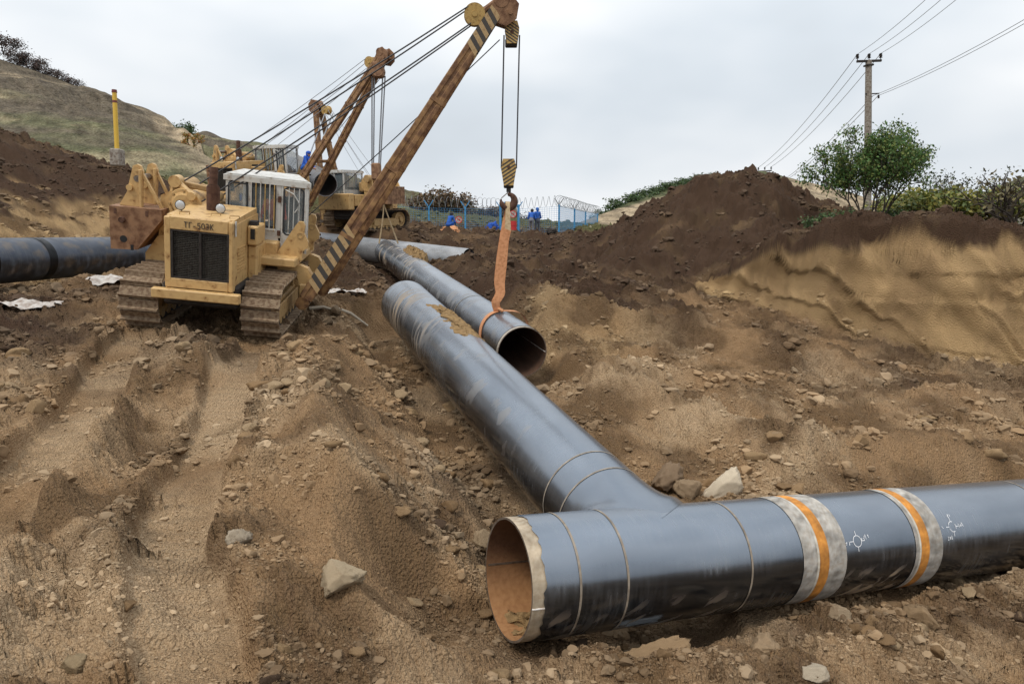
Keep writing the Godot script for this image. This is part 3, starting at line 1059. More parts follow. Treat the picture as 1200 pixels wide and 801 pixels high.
func flat_colour(r: float, g: float, b: float, sd := 60, amount := 0.25, fr := 3.0) -> Callable:
	var f := noise(1.0, 4, FastNoiseLite.TYPE_SIMPLEX, sd)
	return func(s: float, a: float) -> Color:
		var k := 1.0 + amount * f.get_noise_3d(cos(a) * fr, sin(a) * fr, s * fr)
		return Color(r * k, g * k, b * k)


# a line drawn on the skin of a pipe: points are (along, round) in metres
func chalk_line(g: Geo, o: Vector3, d: Vector3, pts: Array, wide := 0.006) -> void:
	for k in pts.size() - 1:
		var a: Vector2 = pts[k]
		var b: Vector2 = pts[k + 1]
		var e := (b - a).normalized() * wide * 0.5
		var w := Vector2(-e.y, e.x)
		a -= e
		b += e
		var q := []
		for p in [a + w, b + w, b - w, a - w]:
			q.append(on_pipe(o, d, p.x, p.y / R, R + 0.004))
		g.face(q, o + d * a.x)


func chalk_mark(o: Vector3, d: Vector3, s: float, ang: float, parent: Node3D, sd: int, words: Array) -> void:
	var g := Geo.new()
	var r := RandomNumberGenerator.new()
	r.seed = sd
	var c := Vector2(s, ang * R)
	var loop := []
	for k in 17:
		if sd != 2 or k % 6 != 2:
			loop.append(c + Vector2(cos(TAU * k / 16), sin(TAU * k / 16)) * 0.062)
		elif loop.size() > 1:
			chalk_line(g, o, d, loop, 0.008)
			loop = []
	chalk_line(g, o, d, loop, 0.008)
	for k in 4:
		var e := Vector2(cos(TAU * k / 4), sin(TAU * k / 4))
		chalk_line(g, o, d, [c + e * 0.062, c + e * 0.11], 0.008)
	for w in words:
		var at := c + Vector2(w[0], w[1])
		for n in int(w[2]):
			var x: float = n * 0.034
			var tilt := Vector2(0.008, 0.0)
			var pts := []
			for k in 4 + r.randi() % 3:
				pts.append(at + Vector2(x + r.randf() * 0.024, -0.5 * x * w[3] + (r.randf() - 0.5) * 0.05) + tilt)
			chalk_line(g, o, d, pts, 0.006)
	part("chalk_mark", g, M.chalk, parent, "", "stuff")


func build_tee() -> void:
	pipe_textures()
	var t := thing("tee_pipe", "black coated steel tee pipe in the foreground trench with orange banded white sleeves", "pipe", Transform3D())
	var jag := noise(1.6, 4, FastNoiseLite.TYPE_SIMPLEX, 61)
	var edge := func(a: float) -> float: return 0.135 + 0.055 * jag.get_noise_2d(cos(a) * 2.0, sin(a) * 2.0)
	var mud_run := func(s: float, a: float, f: FastNoiseLite) -> float:
		var low := smoothstep(1.55, 2.0, a) * (1.0 - smoothstep(2.5, 3.0, a))
		var smear := smoothstep(0.12, 0.4, f.get_noise_3d(s * 3.0 + a * 1.6, a * 1.2, 3.0))
		return low * smear * (smoothstep(3.85, 4.0, s) * (1.0 - smoothstep(4.75, 5.0, s)) * 1.2 + 0.55 * (1.0 - smoothstep(2.2, 2.9, s)))
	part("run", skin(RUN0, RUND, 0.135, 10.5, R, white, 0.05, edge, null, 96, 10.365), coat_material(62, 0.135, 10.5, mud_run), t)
	var steel := skin(RUN0, RUND, 0.0, 0.3, R - 0.012, flat_colour(0.47, 0.40, 0.30, 63, 0.5), 0.05)
	part("bare_end", steel, M.bare, t, "bare pale steel end of the run where its coating stops")
	part("end_rim", rim(RUN0, RUND, 0.0, R - 0.034, R - 0.012), M.steel, t)
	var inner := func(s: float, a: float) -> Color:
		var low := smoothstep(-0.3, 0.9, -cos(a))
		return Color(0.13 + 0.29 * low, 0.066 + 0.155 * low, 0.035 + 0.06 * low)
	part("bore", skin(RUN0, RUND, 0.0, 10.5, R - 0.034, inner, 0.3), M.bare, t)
	part("bore_weld", Geo.new().beam(on_pipe(RUN0, RUND, 0.02, -1.75, R - 0.036), on_pipe(RUN0, RUND, 6.0, -1.75, R - 0.036), 0.02, 0.006, RUND.cross(Vector3.UP)), M.steel, t)
	part("end_weld", Geo.new().beam(on_pipe(RUN0, RUND, 0.0, 1.62, R - 0.012), on_pipe(RUN0, RUND, 0.16, 1.62, R - 0.012), 0.016, 0.01, Vector3.UP), M.bare, t)
	for s in [0.49, 1.01, 2.53, 7.6]:
		part("weld_seam", skin(RUN0, RUND, s - 0.012, s + 0.012, R + 0.005, flat_colour(0.30, 0.26, 0.21, 64, 0.6), 0.012), M.bare, t)
	var pale := flat_colour(0.40, 0.39, 0.365, 65, 0.8, 4.0)
	for band in [[3.24, 3.88, 3.47, 3.61], [5.0, 5.47, 5.09, 5.23]]:
		var sl := part("sleeve", skin(RUN0, RUND, band[0], band[1], R + 0.006, pale, 0.04), M.bare, t)
		part("orange_tape", skin(RUN0, RUND, band[2], band[3], R + 0.009, flat_colour(0.60, 0.26, 0.045, 66, 0.7), 0.04), M.bare, sl)
		part("white_line", skin(RUN0, RUND, band[2] - 0.03, band[2], R + 0.0078, flat_colour(0.62, 0.61, 0.55, 67, 0.4), 0.03), M.bare, sl)
	chalk_mark(RUN0, RUND, 4.07, 1.12, t, 1, [[-0.19, 0.02, 2, 0.2], [0.06, -0.02, 4, 0.5]])
	chalk_mark(RUN0, RUND, 5.70, 1.04, t, 2, [[-0.02, -0.13, 2, 0.1], [-0.2, 0.0, 1, 0.2], [0.1, -0.01, 3, 0.2], [-0.14, 0.13, 3, 0.1]])
	var mud_br := func(s: float, a: float, f: FastNoiseLite) -> float:
		var left := clampf(0.5 - 0.9 * sin(a), 0.0, 1.0)
		var z := smoothstep(5.6, 9.0, s) * (0.55 + 0.45 * sin(s * 3.3 + 1.0))
		var sm := smoothstep(-0.05, 0.45, f.get_noise_3d(s * 5.5 - a * 1.6, a * 0.45, 5.0) + 0.28 * z)
		return 0.8 * maxf(left * z * sm, 0.25 * smoothstep(0.35, 0.6, f.get_noise_3d(s * 1.5, a * 0.7, 9.0)) * left * smoothstep(1.0, 3.0, s))
	var b0 := func(a: float) -> float:
		var hh := (R + 0.20 * sin(a) ** 2) * cos(a)
		return sqrt(maxf(0.0, R * R - hh * hh)) - 0.08
	var flare := func(s: float, a: float) -> float:
		var dist := sqrt(s * s + (R * cos(a)) ** 2) - R
		return 0.20 * sin(a) ** 2 * exp(-maxf(dist, 0.0) / 0.15)
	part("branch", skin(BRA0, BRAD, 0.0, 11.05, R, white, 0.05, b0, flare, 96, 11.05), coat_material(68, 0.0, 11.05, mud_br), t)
	soil_patch(RUN0, RUND, 0.10, 0.9, 3.14 - 0.5, 3.14 + 0.55, -0.10, "dark soil spilled into the bottom of the tee pipe's open mouth", 79)
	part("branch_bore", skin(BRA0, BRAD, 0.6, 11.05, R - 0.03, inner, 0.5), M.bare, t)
	part("branch_rim", rim(BRA0, BRAD, 11.05, R - 0.03, R), M.bare, t)
	for s in [1.05, 1.5]:
		part("weld_seam", skin(BRA0, BRAD, s - 0.012, s + 0.012, R + 0.006, flat_colour(0.30, 0.27, 0.23, 64, 0.6), 0.012, null, flare), M.bare, t)


func soil_patch(o: Vector3, d: Vector3, l0: float, l1: float, a0: float, a1: float, high: float, label: String, sd: int) -> void:
	var f := noise(1.0, 4, FastNoiseLite.TYPE_SIMPLEX, sd)
	var rows := 60
	var cols := 40
	var pts := PackedVector3Array()
	var cc := PackedColorArray()
	for j in rows:
		for i in cols:
			var u := float(i) / (cols - 1)
			var v := float(j) / (rows - 1)
			var s := lerpf(l0, l1, v) + 0.12 * f.get_noise_2d(u * 3.0, v * 3.0)
			var a := lerpf(a0, a1, u) + 0.18 * f.get_noise_2d(u * 3.0 + 9.0, v * 4.0)
			var e := minf(minf(u, 1.0 - u) * 3.0, minf(v, 1.0 - v) * 4.0)
			var k := f.get_noise_2d(s * 9.0, a * 6.0)
			var hh := clampf(e * 1.6 - 0.35 + 0.5 * f.get_noise_2d(s * 2.5, a * 3.0), -0.2, 1.0)
			pts.append(on_pipe(o, d, s, a, (R - 0.004 if high > 0.0 else R - 0.03) + high * hh * (0.75 + 0.6 * k)))
			var c := Vector3(0.33, 0.225, 0.115) * (1.0 + 0.5 * k)
			cc.append(Color(c.x, c.y, c.z))
	var m := part("soil_heap", Geo.new().sheet(pts, cols, PackedVector2Array(), cc, true), M.stone, self)
	tag(m, label, "soil")


func build_lifted_pipe() -> void:
	var t := thing("lifted_pipe", "long black coated pipe held in the orange sling, its dark open end facing the trench", "pipe", Transform3D())
	var mud := func(s: float, a: float, f: FastNoiseLite) -> float:
		return smoothstep(0.12, 0.5, f.get_noise_3d(s * 1.7, a * 0.6, 2.0)) * (0.25 + 0.6 * smoothstep(8.0, 16.0, s))
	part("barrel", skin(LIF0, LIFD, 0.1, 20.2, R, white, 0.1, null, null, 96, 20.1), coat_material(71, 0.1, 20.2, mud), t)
	part("bare_end", skin(LIF0, LIFD, 0.0, 0.12, R - 0.01, flat_colour(0.5, 0.47, 0.42, 72, 0.3), 0.04), M.bare, t)
	part("end_rim", rim(LIF0, LIFD, 0.0, R - 0.03, R - 0.01), M.steel, t)
	part("bore", skin(LIF0, LIFD, 0.0, 20.0, R - 0.03, flat_colour(0.10, 0.055, 0.035, 73, 0.5), 0.4), M.bare, t)
	part("bore_weld", Geo.new().beam(on_pipe(LIF0, LIFD, 0.02, 1.6, R - 0.032), on_pipe(LIF0, LIFD, 3.0, 1.6, R - 0.032), 0.03, 0.006, Vector3.UP), M.bare, t)
	for s in [4.1, 12.3]:
		part("weld_seam", skin(LIF0, LIFD, s - 0.02, s + 0.02, R + 0.008, flat_colour(0.34, 0.32, 0.27, 64, 0.5), 0.02), M.bare, t)
	# the line that it branches from, half buried on its right
	var j := LIF0 + LIFD * 20.2
	var dr := Vector3(0.86, -0.085, 0.50).normalized()
	var t2 := thing("buried_pipe", "grey dusted pipe lying across the end of the lifted pipe, half buried on its right", "pipe", Transform3D())
	part("barrel", skin(j, dr, -5.6, 4.8, R, flat_colour(0.33, 0.355, 0.39, 74, 0.4, 1.2), 0.12), M.dusty, t2)
	var d0 := Vector3(-14.0, 3.42, -12.0)
	var dd := Vector3(0.063, 0.012, -0.998).normalized()
	var t3 := thing("black_pipe", "black pipe string lying at the left edge of the site behind the tractor's counterweight", "pipe", Transform3D())
	part("barrel", skin(d0, dd, -5.0, 15.5, R, coat_colour(75, func(s: float, a: float, f: FastNoiseLite) -> float: return 0.5 * smoothstep(0.1, 0.5, f.get_noise_3d(s * 1.2, a, 1.0))), 0.1), M.coat, t3)
	for s in [6.1, 8.2]:
		part("coating_band", skin(d0, dd, s - 0.16, s + 0.16, R + 0.005, flat_colour(0.02, 0.022, 0.025, 76), 0.08), M.coat, t3)
	soil_patch(BRA0, BRAD, 6.3, 8.9, -0.22, 0.75, 0.06, "strip of tan soil lying on top of the branch of the tee pipe", 77)
	soil_patch(LIF0, LIFD, 12.6, 15.8, -0.1, 1.0, 0.30, "mound of loose tan soil on top of the lifted pipe, near its far end", 78)


# ---------------------------------------------------------------- pipelayer tractors
# own axes: x to the boom side, y up, z to the front; the origin lies on the ground between the tracks under the grille
func poly(a: Array) -> PackedVector2Array:
	var p := PackedVector2Array()
	for k in range(0, a.size(), 2):
		p.append(Vector2(a[k], a[k + 1]))
	return p


# turned so that a prism's x, y run along z, y and its thickness along x
func sideways(x: float) -> Transform3D:
	return Transform3D(Basis(Vector3(0, 0, 1), Vector3(0, 1, 0), Vector3(-1, 0, 0)), Vector3(x, 0, 0))


func cable(a: Vector3, b: Vector3, r: float, sag := 0.0, n := 10) -> PackedVector3Array:
	var p := PackedVector3Array()
	for k in n + 1:
		var t := float(k) / n
		p.append(a.lerp(b, t) - Vector3(0, sag * 4.0 * t * (1.0 - t), 0))
	return p


func striped(g_a: Geo, g_b: Geo, p0: Vector3, p1: Vector3, w: float, h: float, up: Vector3, n: int, slant: float) -> void:
	# slanting warning stripes wrapped on two faces of a beam, 3 mm proud
	var z := (p1 - p0).normalized()
	var x := up.cross(z).normalized()
	var y := z.cross(x)
	var l := p0.distance_to(p1)
	for k in n:
		var g := g_a if k % 2 == 0 else g_b
		var a := l * k / n
		var b := l * (k + 1) / n
		for s in [-1.0, 1.0]:
			var o: Vector3 = p0 + x * s * (w * 0.5 + 0.003)
			g.face([o + z * (a - slant) - y * h * 0.5, o + z * (b - slant) - y * h * 0.5, o + z * (b + slant) + y * h * 0.5, o + z * (a + slant) + y * h * 0.5], p0 + z * a)
		for s in [-1.0, 1.0]:
			var o: Vector3 = p0 + y * s * (h * 0.5 + 0.003)
			g.face([o + z * (a + slant) - x * w * 0.5, o + z * (b + slant) - x * w * 0.5, o + z * (b + slant) + x * w * 0.5, o + z * (a + slant) + x * w * 0.5], p0 + z * a)


func make_track(t: Node3D, side: float, detail: bool) -> void:
	var xo := side * 1.6
	var xi := side * (1.6 - 0.78)
	var xm := (xo + xi) * 0.5
	var zf := -0.62
	var zr := -3.05
	var r := 0.53
	var g := Geo.new()
	# chain rails seen at the edge
	for x in [xm - 0.16, xm + 0.16]:
		for k in 72:
			var q := track_at(float(k) / 72, zf, zr, r - 0.07)
			var up: Vector3 = q[1]
			g.box(Vector3(x, q[0].y, q[0].z), Vector3(0.07, 0.10, 0.115), 0.0, Basis(Vector3.RIGHT, up, Vector3.RIGHT.cross(up)))
	var tr := part("track", g, M.dark, t)
	var f := Geo.new()
	f.box(Vector3(xm, 0.50, (zf + zr) * 0.5), Vector3(0.30, 0.26, 2.1), 0.03)
	f.box(Vector3(xm + side * 0.20, 0.40, (zf + zr) * 0.5), Vector3(0.06, 0.34, 2.0), 0.02)
	for k in 7:
		f.cyl(Vector3(xm - 0.2, 0.20, lerpf(-0.85, -2.8, k / 6.0)), Vector3(xm + 0.2, 0.20, lerpf(-0.85, -2.8, k / 6.0)), 0.115, -1.0, 14)
	part("track_frame", f, M.yellow_dull, tr)
	for z in [zf, zr]:
		var w := Geo.new()
		w.cyl(Vector3(xm - 0.10, r + 0.03, z), Vector3(xm + 0.10, r + 0.03, z), r - 0.11, -1.0, 26)
		w.cyl(Vector3(xm - 0.24, r + 0.03, z), Vector3(xm + 0.24, r + 0.03, z), 0.15, -1.0, 16)
		w.ring(Vector3(xm, r + 0.03, z), Vector3.RIGHT, r - 0.22, r - 0.10, 0.26, 26)
		part("idler_wheel" if z == zf else "sprocket_wheel", w, M.yellow_dull, tr)
	var sh := Geo.new()
	sh.box(Vector3(0, -0.012, 0), Vector3(0.78, 0.035, 0.245), 0.006)
	sh.prism(poly([-0.04, 0.0, 0.04, 0.0, 0.02, 0.085, -0.02, 0.085]), -0.39, 0.39, Transform3D(Basis(Vector3(0, 0, 1), Vector3(0, 1, 0), Vector3(-1, 0, 0)), Vector3(0, 0, 0.07)))
	var shoe := sh.mesh()
	var all := Geo.new()
	for k in 31:
		var q := track_at(float(k) / 31, zf, zr, r)
		var up: Vector3 = q[1]
		var xf := Transform3D(Basis(Vector3.RIGHT, up, Vector3.RIGHT.cross(up)), Vector3(xm, q[0].y, q[0].z))
		if detail:
			part_of("track_shoe", shoe, M.shoe, tr).transform = xf
		else:
			all.xf = xf
			all.box(Vector3(0, -0.012, 0), Vector3(0.78, 0.03, 0.245))
			all.box(Vector3(0, 0.035, 0.07), Vector3(0.78, 0.07, 0.05))
	if not detail:
		part("track_shoes", all, M.shoe, tr, "", "stuff")


# a point on the loop of a track and the way that faces out there
func track_at(t: float, zf: float, zr: float, r: float) -> Array:
	var l := zf - zr
	var c := Vector3(0, 0.56, 0)
	var s := t * (2.0 * l + TAU * r)
	if s < l:
		return [Vector3(0, c.y - r, zf - s), Vector3.DOWN]
	s -= l
	if s < PI * r:
		var a := s / r
		return [Vector3(0, c.y - r * cos(a), zr - r * sin(a)), Vector3(0, -cos(a), -sin(a))]
	s -= PI * r
	if s < l:
		return [Vector3(0, c.y + r, zr + s), Vector3.UP]
	s -= l
	var a := s / r
	return [Vector3(0, c.y + r * cos(a), zf + r * sin(a)), Vector3(0, cos(a), sin(a))]


func pane(g: Geo, x0: float, x1: float, y0: float, y1: float, z: float) -> void:
	g.box(Vector3((x0 + x1) * 0.5, (y0 + y1) * 0.5, z), Vector3(x1 - x0, y1 - y0, 0.008))


func window_frame(x0: float, x1: float, y0: float, y1: float, z: float, w: float, rr: float) -> Geo:
	# a rubber seal with rounded corners round a window in the x-y plane
	var g := Geo.new()
	var outer := PackedVector2Array()
	var inner := PackedVector2Array()
	for c in [[x1 - rr, y1 - rr, 0.0], [x0 + rr, y1 - rr, 0.5], [x0 + rr, y0 + rr, 1.0], [x1 - rr, y0 + rr, 1.5]]:
		for k in 5:
			var a: float = PI * c[2] + PI * 0.5 * k / 4.0
			outer.append(Vector2(c[0], c[1]) + Vector2(cos(a), sin(a)) * rr)
			inner.append(Vector2(c[0], c[1]) + Vector2(cos(a), sin(a)) * maxf(rr - w, 0.004))
	var n := outer.size()
	for k in n:
		var a := outer[k]
		var b := outer[(k + 1) % n]
		var c := inner[(k + 1) % n]
		var d := inner[k]
		var mid := Vector3((a.x + c.x) * 0.5, (a.y + c.y) * 0.5, z)
		for zz in [-0.015, 0.015]:
			g.face([Vector3(a.x, a.y, z + zz), Vector3(b.x, b.y, z + zz), Vector3(c.x, c.y, z + zz), Vector3(d.x, d.y, z + zz)], mid)
		g.face([Vector3(d.x, d.y, z - 0.015), Vector3(c.x, c.y, z - 0.015), Vector3(c.x, c.y, z + 0.015), Vector3(d.x, d.y, z + 0.015)], mid)
		g.face([Vector3(a.x, a.y, z - 0.015), Vector3(b.x, b.y, z - 0.015), Vector3(b.x, b.y, z + 0.015), Vector3(a.x, a.y, z + 0.015)], mid)
	return g


func make_pipelayer(label: String, xf: Transform3D, tip: Vector3, detail: bool, hang: Array, group := "") -> Node3D:
	var t := thing("pipelayer_tractor", label, "pipelayer", xf, group)
	make_track(t, -1.0, detail)
	make_track(t, 1.0, detail)
	# hull
	var g := Geo.new()
	g.box(Vector3(0, 0.83, -1.9), Vector3(1.5, 0.5, 3.5), 0.05)
	g.box(Vector3(0, 1.15, -3.0), Vector3(1.3, 0.9, 1.4), 0.05)
	part("hull", g, M.dark, t)
	g = Geo.new()
	g.box(Vector3(0, 0.885, 0.10), Vector3(1.72, 0.20, 0.16), 0.02)
	g.box(Vector3(-0.6, 0.88, -0.08), Vector3(0.12, 0.16, 0.3))
	g.box(Vector3(0.6, 0.88, -0.08), Vector3(0.12, 0.16, 0.3))
	part("bumper", g, M.yellow, t)
	# radiator shell: sides, top and sill round the grille opening
	g = Geo.new()
	g.box(Vector3(-0.585, 1.70, -0.10), Vector3(0.13, 1.44, 0.20), 0.02)
	g.box(Vector3(0.635, 1.70, -0.10), Vector3(0.09, 1.44, 0.20), 0.02)
	g.box(Vector3(0.015, 2.30, -0.10), Vector3(1.15, 0.27, 0.196), 0.02)
	g.box(Vector3(0.015, 1.085, -0.10), Vector3(1.15, 0.21, 0.196), 0.02)
	part("radiator_shell", g, M.yellow, t)
	g = Geo.new()
	g.box(Vector3(0.04, 1.68, -0.14), Vector3(1.10, 0.98, 0.04))
	part("grille_back", g, M.black, t)
	g = Geo.new()
	for x in [-0.51, 0.04, 0.585]:
		g.box(Vector3(x, 1.68, -0.03), Vector3(0.045, 0.98, 0.05))
	for y in [1.205, 2.155]:
		g.box(Vector3(0.0375, y, -0.03), Vector3(1.05, 0.03, 0.046))
	part("grille_frame", g, M.dark, t)
	g = Geo.new()
	for k in 26:
		for s in 2:
			g.box(Vector3(-0.235 + 0.55 * s, 1.24 + k * 0.0355, -0.06), Vector3(0.50, 0.014, 0.02))
	for k in 15:
		for s in 2:
			g.box(Vector3(-0.46 + 0.55 * s + k * 0.032, 1.68, -0.066), Vector3(0.010, 0.92, 0.012))
	part("grille_mesh", g, M.mesh, t, "", "stuff")
	# engine hood
	g = Geo.new()
	g.prism(poly([-0.20, 2.43, -1.95, 2.50, -1.95, 2.36, -0.20, 2.30]), -0.64, 0.66, sideways(0.0))
	for x in [-0.63, 0.65]:
		g.prism(poly([-0.2, 0.98, -0.2, 2.34, -1.95, 2.38, -1.95, 0.98]), -0.02, 0.02, sideways(x))
	for k in 8:
		g.box(Vector3(0.68, 1.35 + 0.07 * k, -0.62), Vector3(0.02, 0.02, 0.5))
	part("engine_hood", g, M.yellow, t)
	g = Geo.new()
	g.box(Vector3(0.77, 1.40, -1.55), Vector3(0.20, 0.78, 0.86), 0.03)
	g.box(Vector3(0.79, 2.02, -1.35), Vector3(0.22, 0.42, 0.66), 0.03)
	part("side_box", g, M.yellow, t)
	g = Geo.new()
	g.box(Vector3(0.80, 2.06, -1.008), Vector3(0.09, 0.22, 0.02))
	g.box(Vector3(0.78, 2.27, -1.2), Vector3(0.16, 0.10, 0.2))
	part("air_intake", g, M.black, t)
	g = Geo.new()
	g.box(Vector3(0.70, 2.28, -0.12), Vector3(0.02, 0.30, 0.06))
	part("white_plate", g, M.white, t)
	# exhaust
	g = Geo.new()
	g.cyl(Vector3(-0.06, 2.42, -1.15), Vector3(-0.06, 2.95, -1.15), 0.135, -1.0, 18)
	g.cyl(Vector3(-0.06, 2.95, -1.15), Vector3(-0.06, 3.0, -1.15), 0.135, 0.09, 18)
	g.cyl(Vector3(-0.06, 3.0, -1.15), Vector3(-0.05, 3.36, -1.18), 0.085, -1.0, 16)
	part("exhaust_pipe", g, M.rust, t)
	for p in [Vector3(-0.53, 2.58, -0.6), Vector3(0.19, 2.56, -0.85)]:
		g = Geo.new()
		g.cyl(p - Vector3(0, 0, 0.12), p + Vector3(0, 0, 0.04), 0.05, 0.105, 16)
		g.cyl(p - Vector3(0, 0.15, 0.03), p - Vector3(0, 0.05, 0.03), 0.015, -1.0, 8)
		var hl := part("headlight", g, M.dark, t)
		g = Geo.new()
		g.ball(p + Vector3(0, 0, 0.035), Vector3(0.095, 0.095, 0.03), 16, 8)
		part("lens", g, M.lens, hl)
	g = Geo.new()
	for s in [[-0.45, -0.3], [0.1, -0.5], [0.5, -0.4]]:
		g.tube(PackedVector3Array([Vector3(s[0], 2.43, s[1]), Vector3(s[0], 2.49, s[1]), Vector3(s[0] + 0.16, 2.49, s[1] - 0.1), Vector3(s[0] + 0.16, 2.43, s[1] - 0.1)]), 0.012)
	part("hood_handle", g, M.yellow_dull, t, "", "stuff")
	if detail:
		var tm := TextMesh.new()
		var sf := SystemFont.new()
		sf.font_names = PackedStringArray(["Droid Sans Mono"])
		tm.font = sf
		tm.text = "ТГ-503К"
		tm.font_size = 32
		tm.pixel_size = 0.0043
		tm.depth = 0.01
		var w := part_of("model_lettering", tm, M.stripe_black, t)
		w.position = Vector3(0.02, 2.285, 0.003)
		w.scale = Vector3(1.0, 1.12, 1)
	make_cab(t, detail)
	g = Geo.new()
	g.box(Vector3(0.30, 1.52, -3.86), Vector3(2.3, 0.86, 0.40), 0.05)
	g.box(Vector3(-0.75, 1.6, -3.3), Vector3(0.3, 0.6, 0.7), 0.03)
	part("rear_tank", g, M.yellow, t)
	# platform under the cab and the boom side frame
	g = Geo.new()
	g.box(Vector3(1.15, 1.40, -2.65), Vector3(0.92, 0.20, 2.3), 0.03)
	g.box(Vector3(0.95, 1.62, -2.05), Vector3(0.34, 0.30, 0.34), 0.03)
	part("platform", g, M.yellow, t)
	for z in [-1.95, -3.35]:
		g = Geo.new()
		g.prism(poly([1.12, 1.42, 1.12, 1.55, 1.52, 2.22, 1.58, 2.30, 1.68, 2.30, 1.72, 2.22, 1.70, 2.05, 1.80, 1.86, 1.80, 1.72, 1.68, 1.62, 1.68, 1.42]), z - 0.05, z + 0.05)
		g.prism(poly([1.15, 1.31, 1.66, 1.31, 1.82, 1.26, 1.92, 1.10, 1.90, 0.85, 1.80, 0.62, 1.66, 0.62, 1.62, 0.95, 1.55, 1.15, 1.15, 1.15]), z - 0.10, z + 0.10)
		g.box(Vector3(1.74, 0.58, z), Vector3(0.18, 0.62, 0.36), 0.03)
		var sf2 := part("side_frame", g, M.yellow, t)
		g = Geo.new()
		g.ring(Vector3(1.62, 1.98, z), Vector3.BACK, 0.05, 0.075, 0.125, 18)
		part("pin_ring", g, M.yellow_dull, sf2)
		g = Geo.new()
		g.cyl(Vector3(1.70, 0.48, z - 0.24), Vector3(1.70, 0.48, z + 0.26), 0.085, -1.0, 18)
		g.cyl(Vector3(1.84, 0.48, z - 0.2), Vector3(1.84, 0.48, z + 0.22), 0.085, -1.0, 18)
		part("pivot_pin", g, M.steel, sf2)
	make_counterweight(t)
	make_winch(t)
	make_boom(t, tip, hang)
	return t


func make_cab(t: Node3D, detail: bool) -> void:
	var z0 := -2.2
	var z1 := -3.6
	var x0 := -0.10
	var x1 := 1.72
	var g := Geo.new()
	var flat := Transform3D(Basis(Vector3.RIGHT, Vector3.FORWARD, Vector3.UP), Vector3.ZERO)
	g.prism(poly([-0.15, 2.14, 1.78, 2.14, 1.24, 3.68, -0.15, 3.68]), 3.03, 3.15, flat)
	g.prism(poly([-0.10, 2.19, 1.70, 2.19, 1.20, 3.62, -0.10, 3.62]), 3.15, 3.185, flat)
	var cab := part("cab_roof", g, M.white, t)
	g = Geo.new()
	for x in [[x0 + 0.04, 0.09], [0.42, 0.07], [1.06, 0.12], [x1 - 0.03, 0.08]]:
		g.box(Vector3(x[0], 2.45, z0), Vector3(x[1], 1.24, 0.08), 0.012)
	for x in [x0 + 0.04, 0.6, 1.18]:
		g.box(Vector3(x, 2.28, z1), Vector3(0.08, 1.50, 0.08), 0.012)
	g.box(Vector3(0.55, 1.72, z1), Vector3(1.28, 0.5, 0.06))
	g.beam(Vector3(x1 - 0.04, 1.72, -2.25), Vector3(1.18, 1.72, -3.56), 0.05, 0.42)
	g.box(Vector3(x0 + 0.02, 1.85, -2.9), Vector3(0.06, 0.6, 1.30))
	part("cab_frame", g, M.white, t)
	g = Geo.new()
	g.box(Vector3(0.17, 2.16, z0), Vector3(0.50, 0.34, 0.05), 0.01)
	g.box(Vector3(0.72, 1.83, z0 + 0.01), Vector3(0.70, 0.42, 0.05), 0.01)
	part("front_panel", g, M.white, t)
	g = Geo.new()
	g.box(Vector3(0.26, 2.28, z0 + 0.11), Vector3(0.34, 0.16, 0.14), 0.02)
	g.box(Vector3(0.26, 2.14, z0 + 0.09), Vector3(0.30, 0.12, 0.10), 0.01)
	part("filter_box", g, M.yellow, t)
	g = Geo.new()
	g.box(Vector3(1.40, 1.78, z0 + 0.02), Vector3(0.56, 0.36, 0.05), 0.01)
	for x in [1.145, 1.66]:
		g.box(Vector3(x, 2.48, z0 + 0.02), Vector3(0.05, 1.08, 0.05), 0.01)
	var door := part("cab_door", g, M.white, t)
	part("door_seal", window_frame(1.17, 1.64, 1.92, 3.0, z0 + 0.035, 0.035, 0.09), M.seal, door)
	g = Geo.new()
	pane(g, 1.20, 1.61, 1.95, 2.97, z0 + 0.02)
	part("pane", g, M.glass, door)
	g = Geo.new()
	for x in [1.30, 1.41, 1.53]:
		g.cyl(Vector3(x, 1.95, z0 + 0.06), Vector3(x, 3.0, z0 + 0.06), 0.011, -1.0, 6)
	g.tube(PackedVector3Array([Vector3(1.22, 2.95, z0 + 0.08), Vector3(1.40, 2.88, z0 + 0.1), Vector3(1.52, 2.72, z0 + 0.1), Vector3(1.50, 2.55, z0 + 0.1), Vector3(1.44, 2.46, z0 + 0.08)]), 0.014)
	part("hand_rail", g, M.white, door, "", "stuff")
	g = Geo.new()
	g.box(Vector3(1.09, 2.72, z0 + 0.06), Vector3(0.07, 0.14, 0.05), 0.01)
	g.box(Vector3(1.09, 1.95, z0 + 0.06), Vector3(0.07, 0.12, 0.05), 0.01)
	part("hinge", g, M.rust, door, "", "stuff")
	# front windows
	g = window_frame(-0.05, 0.39, 2.34, 3.0, z0 + 0.045, 0.03, 0.06)
	var w1 := part("window", g, M.seal, t)
	g = Geo.new()
	pane(g, -0.03, 0.37, 2.36, 2.98, z0 + 0.02)
	part("pane", g, M.glass, w1)
	g = window_frame(0.46, 1.0, 2.06, 3.0, z0 + 0.045, 0.025, 0.05)
	var w2 := part("window", g, M.seal, t)
	g = Geo.new()
	pane(g, 0.48, 0.98, 2.08, 2.98, z0 + 0.02)
	part("pane", g, M.glass, w2)
	for k in 6:
		g = Geo.new()
		g.cyl(Vector3(0.47 + 0.102 * k, 1.98, z0 + 0.085), Vector3(0.47 + 0.102 * k, 3.03, z0 + 0.085), 0.013, -1.0, 6)
		part("window_bar", g, M.stripe_yellow if k % 2 else M.white, w2)
	g = Geo.new()
	g.box(Vector3(0.74, 2.02, z0 + 0.085), Vector3(0.56, 0.03, 0.03))
	part("bar_rail", g, M.white, w2)
	# side and rear glass
	g = Geo.new()
	g.box(Vector3(x0 + 0.02, 2.55, -2.9), Vector3(0.008, 0.95, 1.28))
	part("side_pane", g, M.glass, t)
	g = Geo.new()
